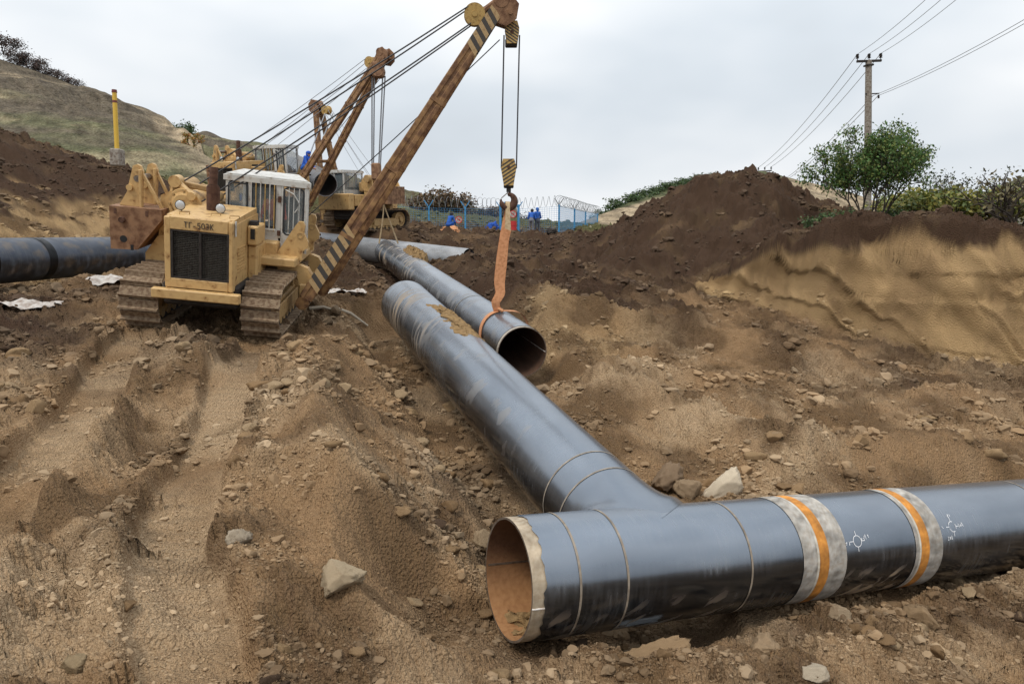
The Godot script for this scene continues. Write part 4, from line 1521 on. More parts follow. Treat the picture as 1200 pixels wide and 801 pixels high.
	g.beam(Vector3(x1 - 0.04, 2.48, -2.26), Vector3(1.18, 2.48, -3.55), 0.008, 1.05)
	part("side_pane", g, M.glass, t)
	g = Geo.new()
	pane(g, -0.02, 0.56, 2.0, 2.98, z1)
	pane(g, 0.64, 1.14, 2.0, 2.98, z1)
	part("rear_pane", g, M.glass, t)
	# inside
	g = Geo.new()
	g.box(Vector3(0.6, 1.53, -2.9), Vector3(1.2, 0.05, 1.3))
	g.box(Vector3(0.25, 2.05, -2.55), Vector3(0.5, 0.5, 0.4), 0.05)
	g.box(Vector3(1.0, 1.75, -3.1), Vector3(0.5, 0.3, 0.5), 0.04)
	g.box(Vector3(1.0, 2.25, -3.38), Vector3(0.48, 0.8, 0.12), 0.04)
	g.box(Vector3(0.35, 2.55, -3.45), Vector3(0.7, 0.9, 0.05))
	part("seat", g, M.dark, t)
	g = Geo.new()
	for k in 3:
		g.cyl(Vector3(0.55 + 0.12 * k, 1.7, -2.5), Vector3(0.55 + 0.12 * k, 2.25, -2.42), 0.015, -1.0, 6)
		g.ball(Vector3(0.55 + 0.12 * k, 2.27, -2.42), Vector3(0.03, 0.04, 0.03), 8, 6)
	part("lever", g, M.steel, t, "", "stuff")


func make_counterweight(t: Node3D) -> void:
	var g := Geo.new()
	var prof := poly([-2.2, 1.40, -1.66, 1.43, -1.14, 2.12, -1.14, 2.34, -2.2, 2.32])
	var cw: MeshInstance3D
	for k in 4:
		g = Geo.new()
		g.prism(prof, -1.2 - 0.36 * k - 0.34, -1.2 - 0.36 * k)
		if k == 0:
			cw = part("counterweight", g, M.brown, t, "rust brown steel counterweight slabs")
		else:
			part("slab", g, M.brown, cw)
	g = Geo.new()
	g.cyl(Vector3(-1.94, 2.05, -1.22), Vector3(-1.94, 2.05, -1.13), 0.075, 0.06, 14)
	part("bolt", g, M.rust, cw)
	for x in [-2.08, -1.44]:
		g = Geo.new()
		g.box(Vector3(x, 2.225, -1.198), Vector3(0.05, 0.11, 0.02))
		part("slot", g, M.rust, cw)
	g = Geo.new()
	g.cyl(Vector3(-1.93, 1.64, -1.21), Vector3(-1.93, 1.64, -1.197), 0.075, -1.0, 14)
	g.box(Vector3(-1.76, 1.47, -1.199), Vector3(0.06, 0.12, 0.01))
	part("hole", g, M.black, cw)
	for k in 2:
		var z := -1.45 - 0.62 * k
		var dx := 0.06 * k
		g = Geo.new()
		g.prism(poly([-2.08 + dx, 2.33, -1.62 + dx, 2.33, -1.58 + dx, 3.08, -1.62 + dx, 3.19, -1.70 + dx, 3.22, -1.78 + dx, 3.18, -1.92 + dx, 2.62]), z - 0.04, z + 0.04)
		g.box(Vector3(-1.62 + dx, 2.72, z + 0.06), Vector3(0.05, 0.8, 0.12), 0.01)
		g.cyl(Vector3(-1.85 + dx, 2.72, z + 0.03), Vector3(-1.85 + dx, 2.72, z + 0.10), 0.065, -1.0, 14)
		g.cyl(Vector3(-1.70 + dx, 3.12, z - 0.06), Vector3(-1.70 + dx, 3.12, z + 0.06), 0.055, -1.0, 12)
		g.beam(Vector3(-1.60 + dx, 3.02, z), Vector3(-1.20, 2.30, z), 0.07, 0.05)
		part("counterweight_arm", g, M.yellow, t)
	g = Geo.new()
	g.cyl(Vector3(-1.70, 2.92, -2.1), Vector3(-1.70, 2.92, -1.4), 0.07, -1.0, 14)
	part("hydraulic_ram", g, M.steel, t)
	g = Geo.new()
	g.cyl(Vector3(-1.72, 1.95, -2.7), Vector3(-0.7, 1.75, -2.7), 0.09, -1.0, 14)
	part("hydraulic_ram", g, M.steel, t)
	for z in [-1.65, -2.75]:
		g = Geo.new()
		g.prism(poly([-1.62, 1.12, -1.62, 1.32, -1.35, 1.72, -0.75, 1.72, -0.75, 1.12, -1.2, 1.05]), z - 0.12, z + 0.12)
		g.prism(poly([-1.36, 1.70, -1.04, 1.70, -0.98, 2.55, -1.12, 2.70, -1.30, 2.60]), z - 0.05, z + 0.05)
		part("side_bracket", g, M.yellow, t)


func make_winch(t: Node3D) -> void:
	var g := Geo.new()
	g.cyl(Vector3(-0.80, 2.45, -1.62), Vector3(-0.80, 2.45, -1.56), 0.36, 0.34, 26)
	g.cyl(Vector3(-0.80, 2.45, -1.56), Vector3(-0.80, 2.45, -1.50), 0.28, 0.22, 22)
	g.cyl(Vector3(-0.80, 2.45, -2.6), Vector3(-0.80, 2.45, -1.62), 0.26, -1.0, 22)
	g.cyl(Vector3(-0.80, 2.45, -2.68), Vector3(-0.80, 2.45, -2.6), 0.38, -1.0, 26)
	g.box(Vector3(-0.85, 1.95, -2.1), Vector3(0.6, 0.7, 1.1), 0.05)
	var w := part("winch_drum", g, M.yellow, t)
	for k in 8:
		var a := TAU * k / 8
		var b := Geo.new()
		b.cyl(Vector3(-0.80 + 0.30 * cos(a), 2.45 + 0.30 * sin(a), -1.57), Vector3(-0.80 + 0.30 * cos(a), 2.45 + 0.30 * sin(a), -1.53), 0.025, -1.0, 8)
		part("bolt", b, M.yellow_dull, w)
	g = Geo.new()
	g.beam(Vector3(-1.02, 2.92, -1.75), Vector3(-0.62, 2.66, -1.55), 0.10, 0.14, Vector3.UP, 0.03)
	g.cyl(Vector3(-1.02, 2.92, -1.90), Vector3(-1.02, 2.92, -1.62), 0.13, -1.0, 16)
	g.cyl(Vector3(-0.62, 2.66, -1.66), Vector3(-0.62, 2.66, -1.46), 0.09, -1.0, 14)
	g.beam(Vector3(-1.02, 2.92, -1.78), Vector3(-1.16, 2.3, -1.70), 0.12, 0.16, Vector3.UP, 0.03)
	part("winch_arm", g, M.yellow, t)
	g = Geo.new()
	g.cyl(Vector3(-1.10, 2.72, -3.0), Vector3(-1.10, 2.72, -2.1), 0.20, -1.0, 18)
	g.cyl(Vector3(-0.3, 2.62, -2.35), Vector3(-0.3, 2.62, -1.75), 0.11, -1.0, 14)
	g.beam(Vector3(-0.95, 2.85, -2.0), Vector3(-0.25, 2.75, -2.2), 0.16, 0.12, Vector3.UP, 0.02)
	g.box(Vector3(-0.45, 2.3, -2.3), Vector3(0.5, 0.5, 0.7), 0.05)
	part("winch_gearbox", g, M.yellow_dull, t)


func make_boom(t: Node3D, tip: Vector3, hang: Array) -> void:
	var detail: bool = hang[0]
	var up := Vector3(-0.75, 0.66, 0.0)
	var ga := Geo.new()
	var gb := Geo.new()
	var legs := []
	for k in 2:
		var foot := Vector3(1.77 if k == 0 else 1.98, 0.48, -1.72 if k == 0 else -3.2)
		var head := tip + Vector3(-0.10, -0.15, 0.17 if k == 0 else -0.19)
		var dir := (head - foot).normalized()
		var g := Geo.new()
		g.cyl(foot - Vector3(0, 0, 0.11), foot + Vector3(0, 0, 0.11), 0.15, -1.0, 18)
		# two channels back to back with a groove between them
		var x := up.cross(dir).normalized()
		var y := dir.cross(x)
		for s in [-1.0, 1.0]:
			g.beam(foot + dir * 0.1 + y * s * 0.095, head + y * s * 0.095, 0.20, 0.12, y, 0.015)
		g.beam(foot + dir * 0.1, head, 0.15, 0.09, y)
		for s in [0.22, 0.45, 0.68]:
			g.beam(foot.lerp(head, s), foot.lerp(head, s + 0.012), 0.22, 0.32, y)
		var leg := part("boom_leg", g, M.boom, t)
		legs.append(leg)
		var sa := Geo.new()
		var sb := Geo.new()
		if k == 0 and detail:
			striped(sa, sb, foot + dir * 0.42, foot + dir * 2.0, 0.20, 0.31, y, 13, 0.07)
		if detail:
			striped(sa, sb, head - dir * 1.15, head - dir * 0.1, 0.20, 0.31, y, 9, 0.07)
		if detail:
			part("yellow_stripes", sa, M.stripe_faded, leg, "", "stuff")
			part("black_stripes", sb, M.stripe_black, leg, "", "stuff")
	var g := Geo.new()
	g.beam(Vector3(1.77, 0.48, -1.72).lerp(tip, 0.30), Vector3(1.77, 0.48, -3.12).lerp(tip, 0.30), 0.14, 0.14, Vector3.UP, 0.02)
	part("cross_brace", g, M.boom, t)
	# head plates, the sheaves
	g = Geo.new()
	var dir2 := (tip - Vector3(1.77, 0.48, -2.4)).normalized()
	for z in [-0.27, 0.27]:
		g.prism(poly([-0.42, -0.42, 0.12, -0.52, 0.34, -0.34, 0.36, -0.02, 0.10, 0.22, -0.12, 0.16]), tip.z + z - 0.02, tip.z + z + 0.02, Transform3D(Basis(), Vector3(tip.x, tip.y, 0)))
	g.cyl(tip + Vector3(0.18, -0.22, -0.33), tip + Vector3(0.18, -0.22, 0.33), 0.05, -1.0, 12)
	g.cyl(tip + Vector3(-0.05, 0.02, -0.3), tip + Vector3(-0.05, 0.02, 0.3), 0.17, -1.0, 20)
	part("boom_head", g, M.brown, t)
	var sh := tip + Vector3(-0.62, -0.36, 0.12)
	g = Geo.new()
	for z in [-0.15, 0.15]:
		g.ring(sh + Vector3(0, 0, z), Vector3.BACK, 0.06, 0.24, 0.05, 26)
	g.cyl(sh - Vector3(0, 0, 0.13), sh + Vector3(0, 0, 0.13), 0.19, -1.0, 22)
	g.cyl(sh - Vector3(0, 0, 0.2), sh + Vector3(0, 0, 0.2), 0.065, -1.0, 12)
	var sv := part("sheave", g, M.stripe_yellow, t)
	g = Geo.new()
	g.beam(sh + Vector3(0, 0, 0.05), tip + Vector3(-0.1, -0.05, 0), 0.12, 0.16, Vector3.UP, 0.03)
	g.beam(sh + Vector3(0.12, 0.05, 0.0), tip + Vector3(0.0, 0.15, 0), 0.2, 0.12, Vector3.UP, 0.03)
	part("sheave_yoke", g, M.brown, sv)
	# boom lines from the sheave to the winch
	for p in [[0.22, 0.14, Vector3(-1.05, 2.82, -1.85)], [0.20, -0.12, Vector3(-1.08, 2.62, -2.55)], [-0.20, 0.16, Vector3(-0.80, 2.30, -1.75)], [-0.22, -0.14, Vector3(-0.82, 2.20, -2.45)]]:
		g = Geo.new()
		g.tube(cable(sh + Vector3(-0.06, p[0], p[1]), p[2], 0.0, 0.06), 0.019 if hang[0] else 0.013)
		part("boom_line", g, M.cable if hang[0] else M.cable_grey, t)
	g = Geo.new()
	g.tube(cable(tip + Vector3(0.02, -0.8, 0.05), Vector3(1.35, 2.1, -3.9), 0.0, 0.05), 0.013)
	part("hoist_line", g, M.cable, t)


func build_pipelayers() -> void:
	var b1 := Basis(Vector3(0.9898, -0.1050, -0.0962), Vector3(0.1183, 0.9824, 0.1447), Vector3(0.0793, -0.1546, 0.9848)).orthonormalized()
	make_pipelayer("yellow pipelayer with white barred cab and rusty counterweight facing the camera, nearest of the three", Transform3D(b1, Vector3(-6.514, 2.067, -14.643)), Vector3(5.72, 7.62, -3.30), true, [true])
	make_pipelayer("yellow pipelayer parked behind the nearest one, its brown boom rising over the white cab", Transform3D(lean(-0.42, -0.10, -0.03), Vector3(-12.71, 5.04, -32.2)), Vector3(6.18, 6.95, -3.87), false, [false])
	make_pipelayer("farthest pipelayer, seen from behind, its counterweight against the mesh fence", Transform3D(lean(PI - 0.55, 0.05, 0.03), Vector3(-7.1, 4.78, -41.8)), Vector3(3.0, 6.85, -2.3), false, [false])


# axes of a machine that faces yaw (0 is +z), its nose raised by pitch, its boom side by roll
func lean(yaw: float, pitch: float, roll: float) -> Basis:
	var z := Vector3(sin(yaw) * cos(pitch), sin(pitch), cos(yaw) * cos(pitch))
	var x0 := Vector3.UP.cross(z).normalized()
	var x := x0 * cos(roll) + z.cross(x0) * sin(roll)
	return Basis(x, z.cross(x), z)


# ---------------------------------------------------------------- hook blocks and slings
func hazard_plate(t: Node3D, at: Vector3, w_top: float, w_bot: float, h: float, z: float, rising: bool) -> MeshInstance3D:
	# a striped cheek plate: yellow with black slanting bars, both kept inside its outline
	var g := Geo.new()
	g.prism(poly([-w_bot, -h, w_bot, -h, w_top, h * 0.35, w_top * 0.72, h, -w_top * 0.72, h, -w_top, h * 0.35]), z - 0.015, z + 0.015, Transform3D(Basis(), at))
	var plate := part("cheek_plate", g, M.stripe_yellow, t)
	g = Geo.new()
	var n := 7
	for k in n:
		var y0 := -h + 2.0 * h * (k + 0.15) / n
		var th := 2.0 * h / n * 0.42
		var cut := PackedVector2Array([Vector2(-0.4, y0 - 0.26), Vector2(0.4, y0 + 0.26), Vector2(0.4, y0 + 0.26 + th), Vector2(-0.4, y0 - 0.26 + th)])
		if not rising:
			for m in 4:
				cut[m].x = -cut[m].x
		for piece in Geometry2D.intersect_polygons(cut, poly([-w_bot, -h, w_bot, -h, w_top, h * 0.35, w_top * 0.72, h, -w_top * 0.72, h, -w_top, h * 0.35])):
			g.prism(piece, z + 0.0175 * signf(z) - 0.002, z + 0.0175 * signf(z) + 0.002, Transform3D(Basis(), at))
	part("black_stripes", g, M.stripe_black, plate, "", "stuff")
	return plate


func build_hook_and_sling() -> void:
	var hx := -0.07
	var hz := -17.4
	# upper block under the boom head
	var t := thing("upper_pulley_block", "striped pulley block hanging from the nearest boom's tip", "pulley block")
	var at := Vector3(0.0, 8.80, hz)
	for z in [-0.12, 0.12]:
		hazard_plate(t, at, 0.17, 0.12, 0.25, z, false)
	var g := Geo.new()
	g.cyl(at - Vector3(0, 0, 0.1), at + Vector3(0, 0, 0.1), 0.15, -1.0, 20)
	g.cyl(at - Vector3(0, 0, 0.15), at + Vector3(0, 0, 0.15), 0.04, -1.0, 10)
	part("sheave", g, M.rust, t)
	g = Geo.new()
	g.box(at + Vector3(-0.02, -0.22, 0), Vector3(0.28, 0.16, 0.20), 0.02)
	g.box(at + Vector3(0.0, 0.34, 0), Vector3(0.14, 0.22, 0.10), 0.02)
	part("frame", g, M.dark, t)
	# lower block with the hook
	var b := thing("hook_block", "hazard striped hook block with open steel hook on two black ropes", "hook block")
	var lo := Vector3(hx - 0.01, 5.64, hz)
	for z in [-0.10, 0.10]:
		hazard_plate(b, lo, 0.185, 0.115, 0.31, z, true)
	g = Geo.new()
	g.cyl(lo + Vector3(0, 0.12, -0.085), lo + Vector3(0, 0.12, 0.085), 0.165, -1.0, 20)
	g.cyl(lo + Vector3(0, 0.12, -0.14), lo + Vector3(0, 0.12, 0.14), 0.035, -1.0, 12)
	part("sheave", g, M.rust, b)
	g = Geo.new()
	g.box(lo + Vector3(0, -0.32, 0), Vector3(0.24, 0.09, 0.17), 0.02)
	g.cyl(lo + Vector3(0, -0.46, 0), lo + Vector3(0, -0.32, 0), 0.055, -1.0, 12)
	part("swivel", g, M.dark, b)
	g = Geo.new()
	var hc := lo + Vector3(-0.02, -0.66, 0)
	var path := PackedVector3Array()
	for k in 25:
		var a := deg_to_rad(lerpf(86.0, -190.0, k / 24.0))
		path.append(hc + Vector3(cos(a), sin(a), 0) * lerpf(0.155, 0.165, k / 24.0))
	# thick at the back and the bottom, thin at the point
	for k in 24:
		var r0 := 0.052 + 0.045 * sin(PI * clampf((k - 2) / 20.0, 0, 1))
		var r1 := 0.052 + 0.045 * sin(PI * clampf((k - 1) / 20.0, 0, 1))
		if k > 20:
			r0 = lerpf(0.052, 0.02, (k - 20) / 4.0)
			r1 = lerpf(0.052, 0.02, (k - 19) / 4.0)
		g.cyl(path[k], path[k + 1], r0, r1, 14, true)
		g.ball(path[k + 1], Vector3.ONE * r1, 12, 8)
	part("hook", g, M.rust, b)
	g = Geo.new()
	g.beam(hc + Vector3(0.0, 0.19, 0.0), hc + Vector3(-0.155, 0.06, 0.0), 0.05, 0.02)
	part("latch", g, M.steel, b)
	for p in [[-0.185, 0.03, -0.185, 0.03], [0.175, -0.03, 0.175, -0.03]]:
		for dz in [-0.045, 0.045]:
			g = Geo.new()
			g.tube(cable(Vector3(p[0], 8.75, hz + dz), Vector3(hx + p[2] - 0.0, 5.74, hz + dz), 0.0), 0.019)
			part("rope", g, M.cable, b)
	# the sling: a folded textile strap from the hook, choked round the pipe
	var s := thing("sling", "orange textile lifting sling hanging from the hook and looped round the lifted pipe", "sling")
	var top := hc + Vector3(0.0, -0.13, 0.0)
	var knot := on_pipe(LIF0, LIFD, 1.72, -0.10, R + 0.05)
	g = strap([top + Vector3(-0.02, -0.02, -0.12), top + Vector3(-0.01, 0.085, -0.06), top + Vector3(0.0, 0.10, 0.0), top + Vector3(0.0, 0.06, 0.07), top + Vector3(0, -0.25, 0.09), top + Vector3(0, -0.6, 0.085)], [0.13, 0.11, 0.11, 0.12, 0.14, 0.17])
	part("eye", g, worn_pale(), s, "pale worn eye of the sling over the hook")
	var mid := top.lerp(knot, 0.72) + Vector3(-0.02, 0, 0.03)
	part("strap", strap([top + Vector3(0, -0.56, 0.095), top.lerp(knot, 0.35) + Vector3(0, 0, 0.06), mid, knot + Vector3(0.07, 0.42, 0.07), knot + Vector3(-0.05, 0.20, 0.06), knot + Vector3(0.0, -0.03, 0.02)], [0.18, 0.23, 0.27, 0.27, 0.22, 0.20]), M.sling, s)
	part("back_strap", strap([top + Vector3(-0.01, -0.05, -0.12), top.lerp(knot, 0.35) + Vector3(-0.03, 0, -0.05), mid + Vector3(-0.02, 0, -0.06), knot + Vector3(0.05, 0.42, -0.04), knot + Vector3(-0.08, 0.15, 0.0)], [0.12, 0.2, 0.25, 0.25, 0.2]), M.sling, s)
	var loop := PackedVector3Array()
	var f := frame_of(LIFD)
	for j in 65:
		var a := TAU * j / 64.0 + 0.2
		var l := 1.22 + 0.50 * cos(a + 0.1)
		var out := 0.014 + 0.13 * exp(-pow((wrapf(a - 0.75, -PI, PI)) / 0.42, 2.0))
		for e in 2:
			loop.append(LIF0 + LIFD * (l + (e - 0.5) * 0.19) + (f[0] * cos(a) + f[1] * sin(a)) * (R + out))
	var lg := Geo.new().sheet(loop, 2)
	var lp2 := PackedVector3Array()
	for j in 65:
		var a := TAU * j / 64.0 + 0.2
		var l := 1.22 + 0.50 * cos(a + 0.1)
		var out := 0.026 + 0.13 * exp(-pow((wrapf(a - 0.75, -PI, PI)) / 0.42, 2.0))
		for e in 2:
			lp2.append(LIF0 + LIFD * (l + (e - 0.5) * 0.19) + (f[0] * cos(a) + f[1] * sin(a)) * (R + out))
	lg.sheet(lp2, 2)
	part("choker_loop", lg, M.sling, s)
	g = Geo.new()
	g.box(knot + Vector3(0.07, 0.01, 0.05), Vector3(0.17, 0.08, 0.16), 0.03, Basis(Vector3.FORWARD, 0.5))
	part("loop_eye", g, M.sling, s)
	# the second machine's hook, its ropes and the strap round the far pipe
	var h2 := thing("far_hook_block", "brown hook block on four grey ropes from the second boom", "hook block")
	var o := Vector3(-6.15, 7.15, -33.0)
	g = Geo.new()
	g.box(o, Vector3(0.42, 0.75, 0.34), 0.06)
	g.cyl(o - Vector3(0, 0.55, 0), o - Vector3(0, 0.35, 0), 0.08, -1.0, 10)
	g.ring(o - Vector3(0, 0.68, 0), Vector3.BACK, 0.10, 0.2, 0.1, 16)
	part("block", g, M.brown, h2)
	for x in [-0.32, -0.20, 0.20, 0.32]:
		g = Geo.new()
		g.tube(cable(Vector3(-5.85 + x * 0.9, 11.2, -32.5), o + Vector3(x * 0.6, 0.3, 0), 0.0), 0.032)
		part("rope", g, M.cable_grey, h2)
	var tb := Geo.new()
	tb.box(Vector3(-5.85, 11.45, -32.5), Vector3(0.5, 0.7, 0.4), 0.08)
	tb.cyl(Vector3(-5.85, 11.4, -32.25), Vector3(-5.85, 11.4, -32.75), 0.27, -1.0, 18)
	part("upper_block", tb, M.brown, h2)
	var end := LIF0 + LIFD * 19.6 + Vector3(0.1, 0.62, 0)
	var s2 := thing("far_sling", "thin pale strap from the far hook down to the far end of the lifted pipe", "sling")
	for k in 2:
		part("strap", strap([o - Vector3(0, 0.75, 0), (o + end) * 0.5 + Vector3(0.05 * k, 0, 0), end + Vector3(-0.5 + k * 0.9, -0.15, 0.2)], [0.06, 0.06, 0.08]), worn_pale(), s2)
	# a short pipe carried by the farther machines
	var c := thing("carried_pipe", "short black pipe slung between the two farther pipelayers, paler on top", "pipe")
	var cp := Vector3(-9.35, 6.85, -36.4)
	var cd := Vector3(-0.45, 0.22, -0.86).normalized()
	part("barrel", skin(cp, cd, 0.0, 6.5, R, coat_colour(81, func(q: float, a: float, ff: FastNoiseLite) -> float: return 0.5 * clampf(cos(a), 0, 1)), 0.15), M.coat, c)  # paler tone mixed in towards the top of the barrel
	part("bore", skin(cp, cd, 0.0, 6.5, R - 0.03, flat_colour(0.05, 0.035, 0.03), 0.5), M.bare, c)
	part("end_rim", rim(cp, cd, 0.0, R - 0.03, R), M.coat, c)
	var hh := thing("carrying_ropes", "pair of grey ropes from the farthest boom tip to the carried pipe", "rope")
	for x in [-0.22, 0.22]:
		g = Geo.new()
		g.tube(cable(Vector3(-10.1 + x, 11.0, -40.6), cp + cd * 3.4 + Vector3(x * 0.8, 0.65, 0), 0.0), 0.035)
		part("rope", g, M.cable_grey, hh)


func worn_pale() -> StandardMaterial3D:
	var m: StandardMaterial3D = M.sling.duplicate()
	m.albedo_color = lin(0.56, 0.44, 0.28)
	return m


# a flat strap along a smooth path; its breadth lies across the view from the trench (x and a little z)
func strap(pts: Array, wide: Array, thick := 0.012) -> Geo:
	var c := Curve3D.new()
	for k in pts.size():
		var tg: Vector3 = (pts[mini(k + 1, pts.size() - 1)] - pts[maxi(k - 1, 0)]) * 0.17
		c.add_point(pts[k], -tg, tg)
	var n := 40
	var ring := PackedVector3Array()
	var l := c.get_baked_length()
	for k in n + 1:
		var u := float(k) / n
		var p := c.sample_baked(u * l, true)
		var q := c.sample_baked(minf(u * l + 0.01, l), true) - c.sample_baked(maxf(u * l - 0.01, 0.0), true)
		var x := Vector3(0.95, 0, 0.3)
		x = (x - q.normalized() * x.dot(q.normalized())).normalized()
		var y := q.normalized().cross(x)
		var s := u * (wide.size() - 1)
		var a := mini(int(s), wide.size() - 2)
		var w: float = lerpf(wide[a], wide[a + 1], s - a) * 0.5
		for e in [[-1, -1], [0, -0.4], [1, -1], [1, 1], [0, 0.4 + 1.2], [-1, 1], [-1, -1]]:
			ring.append(p + x * w * e[0] + y * thick * 0.5 * e[1])
	return Geo.new().sheet(ring, 7)


# ---------------------------------------------------------------- people
# one smooth skin round tapered bones [from, to, radius, radius, colour] (surface nets)
func body_mesh(bones: Array, cell := 0.028, soft := 0.035) -> ArrayMesh:
	var lo := Vector3.ONE * 99.0
	var hi := Vector3.ONE * -99.0
	for b in bones:
		for e in 2:
			lo = lo.min(b[e] - Vector3.ONE * (b[2 + e] + 0.1))
			hi = hi.max(b[e] + Vector3.ONE * (b[2 + e] + 0.1))
	var n := Vector3i(((hi - lo) / cell).ceil()) + Vector3i.ONE
	var sx := 1
	var sy := n.x
	var sz := n.x * n.y
	var field := PackedFloat32Array()
	field.resize(n.x * n.y * n.z)
	field.fill(0.5)
	var near := PackedFloat32Array()
	near.resize(field.size())
	near.fill(9.0)
	var who := PackedInt32Array()
	who.resize(field.size())
	for bi in bones.size():
		var b: Array = bones[bi]
		var a: Vector3 = b[0]
		var ab: Vector3 = b[1] - a
		var l2 := maxf(ab.length_squared(), 1e-6)
		var rr := maxf(b[2], b[3]) + 0.09
		var f0 := Vector3i(((a.min(b[1]) - Vector3.ONE * rr - lo) / cell).floor()).clamp(Vector3i.ZERO, n - Vector3i.ONE)
		var f1 := Vector3i(((a.max(b[1]) + Vector3.ONE * rr - lo) / cell).ceil()).clamp(Vector3i.ZERO, n - Vector3i.ONE)
		for z in range(f0.z, f1.z + 1):
			for y in range(f0.y, f1.y + 1):
				for x in range(f0.x, f1.x + 1):
					var p := lo + Vector3(x, y, z) * cell
					var t := clampf((p - a).dot(ab) / l2, 0.0, 1.0)
					var d: float = p.distance_to(a + ab * t) - lerpf(b[2], b[3], t)
					var k := x + y * sy + z * sz
					if d < near[k]:
						near[k] = d
						who[k] = bi
					var o := field[k]
					var h := clampf(0.5 + 0.5 * (o - d) / soft, 0.0, 1.0)
					field[k] = lerpf(o, d, h) - soft * h * (1.0 - h)
	var st := SurfaceTool.new()
	st.begin(Mesh.PRIMITIVE_TRIANGLES)
	st.set_smooth_group(0)
	var at := {}
	for z in n.z - 1:
		for y in n.y - 1:
			for x in n.x - 1:
				var k := x + y * sy + z * sz
				var sum := Vector3.ZERO
				var cnt := 0
				var inside := field[k] < 0.0
				var mixed := false
				for c in range(1, 8):
					if (field[k + (c & 1) * sx + ((c >> 1) & 1) * sy + ((c >> 2) & 1) * sz] < 0.0) != inside:
						mixed = true
						break
				if not mixed:
					continue
				for e in [[0, 1], [2, 3], [4, 5], [6, 7], [0, 2], [1, 3], [4, 6], [5, 7], [0, 4], [1, 5], [2, 6], [3, 7]]:
					var c0 := Vector3(e[0] & 1, (e[0] >> 1) & 1, (e[0] >> 2) & 1)
					var c1 := Vector3(e[1] & 1, (e[1] >> 1) & 1, (e[1] >> 2) & 1)
					var v0 := field[k + int(c0.x) + int(c0.y) * sy + int(c0.z) * sz]
					var v1 := field[k + int(c1.x) + int(c1.y) * sy + int(c1.z) * sz]
					if (v0 < 0.0) != (v1 < 0.0):
						sum += c0.lerp(c1, v0 / (v0 - v1))
						cnt += 1
				at[k] = at.size()
				st.set_color(bones[who[k]][4])
				st.add_vertex(lo + (Vector3(x, y, z) + sum / cnt) * cell)
	for k in at:
		for ax in 3:
			var u: int = [sx, sy, sz][ax]
			var v: int = [sy, sz, sx][ax]
			var w: int = [sz, sx, sy][ax]
			# the grid edge that leaves corner k along u: the four cells round it
			var f0 := field[k]
			var f1 := field[k + u]
			if (f0 < 0.0) != (f1 < 0.0) and at.has(k - v) and at.has(k - w) and at.has(k - v - w):
				var q := [at[k], at[k - v], at[k - v - w], at[k - w]]
				if f0 < 0.0:
					q.reverse()
				for c in [0, 1, 2, 0, 2, 3]:
					st.add_index(q[c])
	st.generate_normals()
	return st.commit()


func hand_bones(wrist: Vector3, dir: Vector3, side: Vector3, c: Color) -> Array:
	var out := []
	var palm := wrist + dir * 0.075
	out.append([wrist, palm, 0.026, 0.036, c])
	for k in 4:
		var o: Vector3 = palm + side * (0.030 - 0.02 * k)
		var l: float = [0.062, 0.075, 0.070, 0.055][k]
		var bend := dir.cross(side) * 0.018
		out.append([o, o + dir * l * 0.6 + bend * 0.4, 0.011, 0.010, c])
		out.append([o + dir * l * 0.6 + bend * 0.4, o + dir * l + bend * 1.8, 0.010, 0.008, c])
	out.append([wrist + dir * 0.02 + side * 0.022, wrist + dir * 0.07 + side * 0.058, 0.013, 0.010, c])
	return out


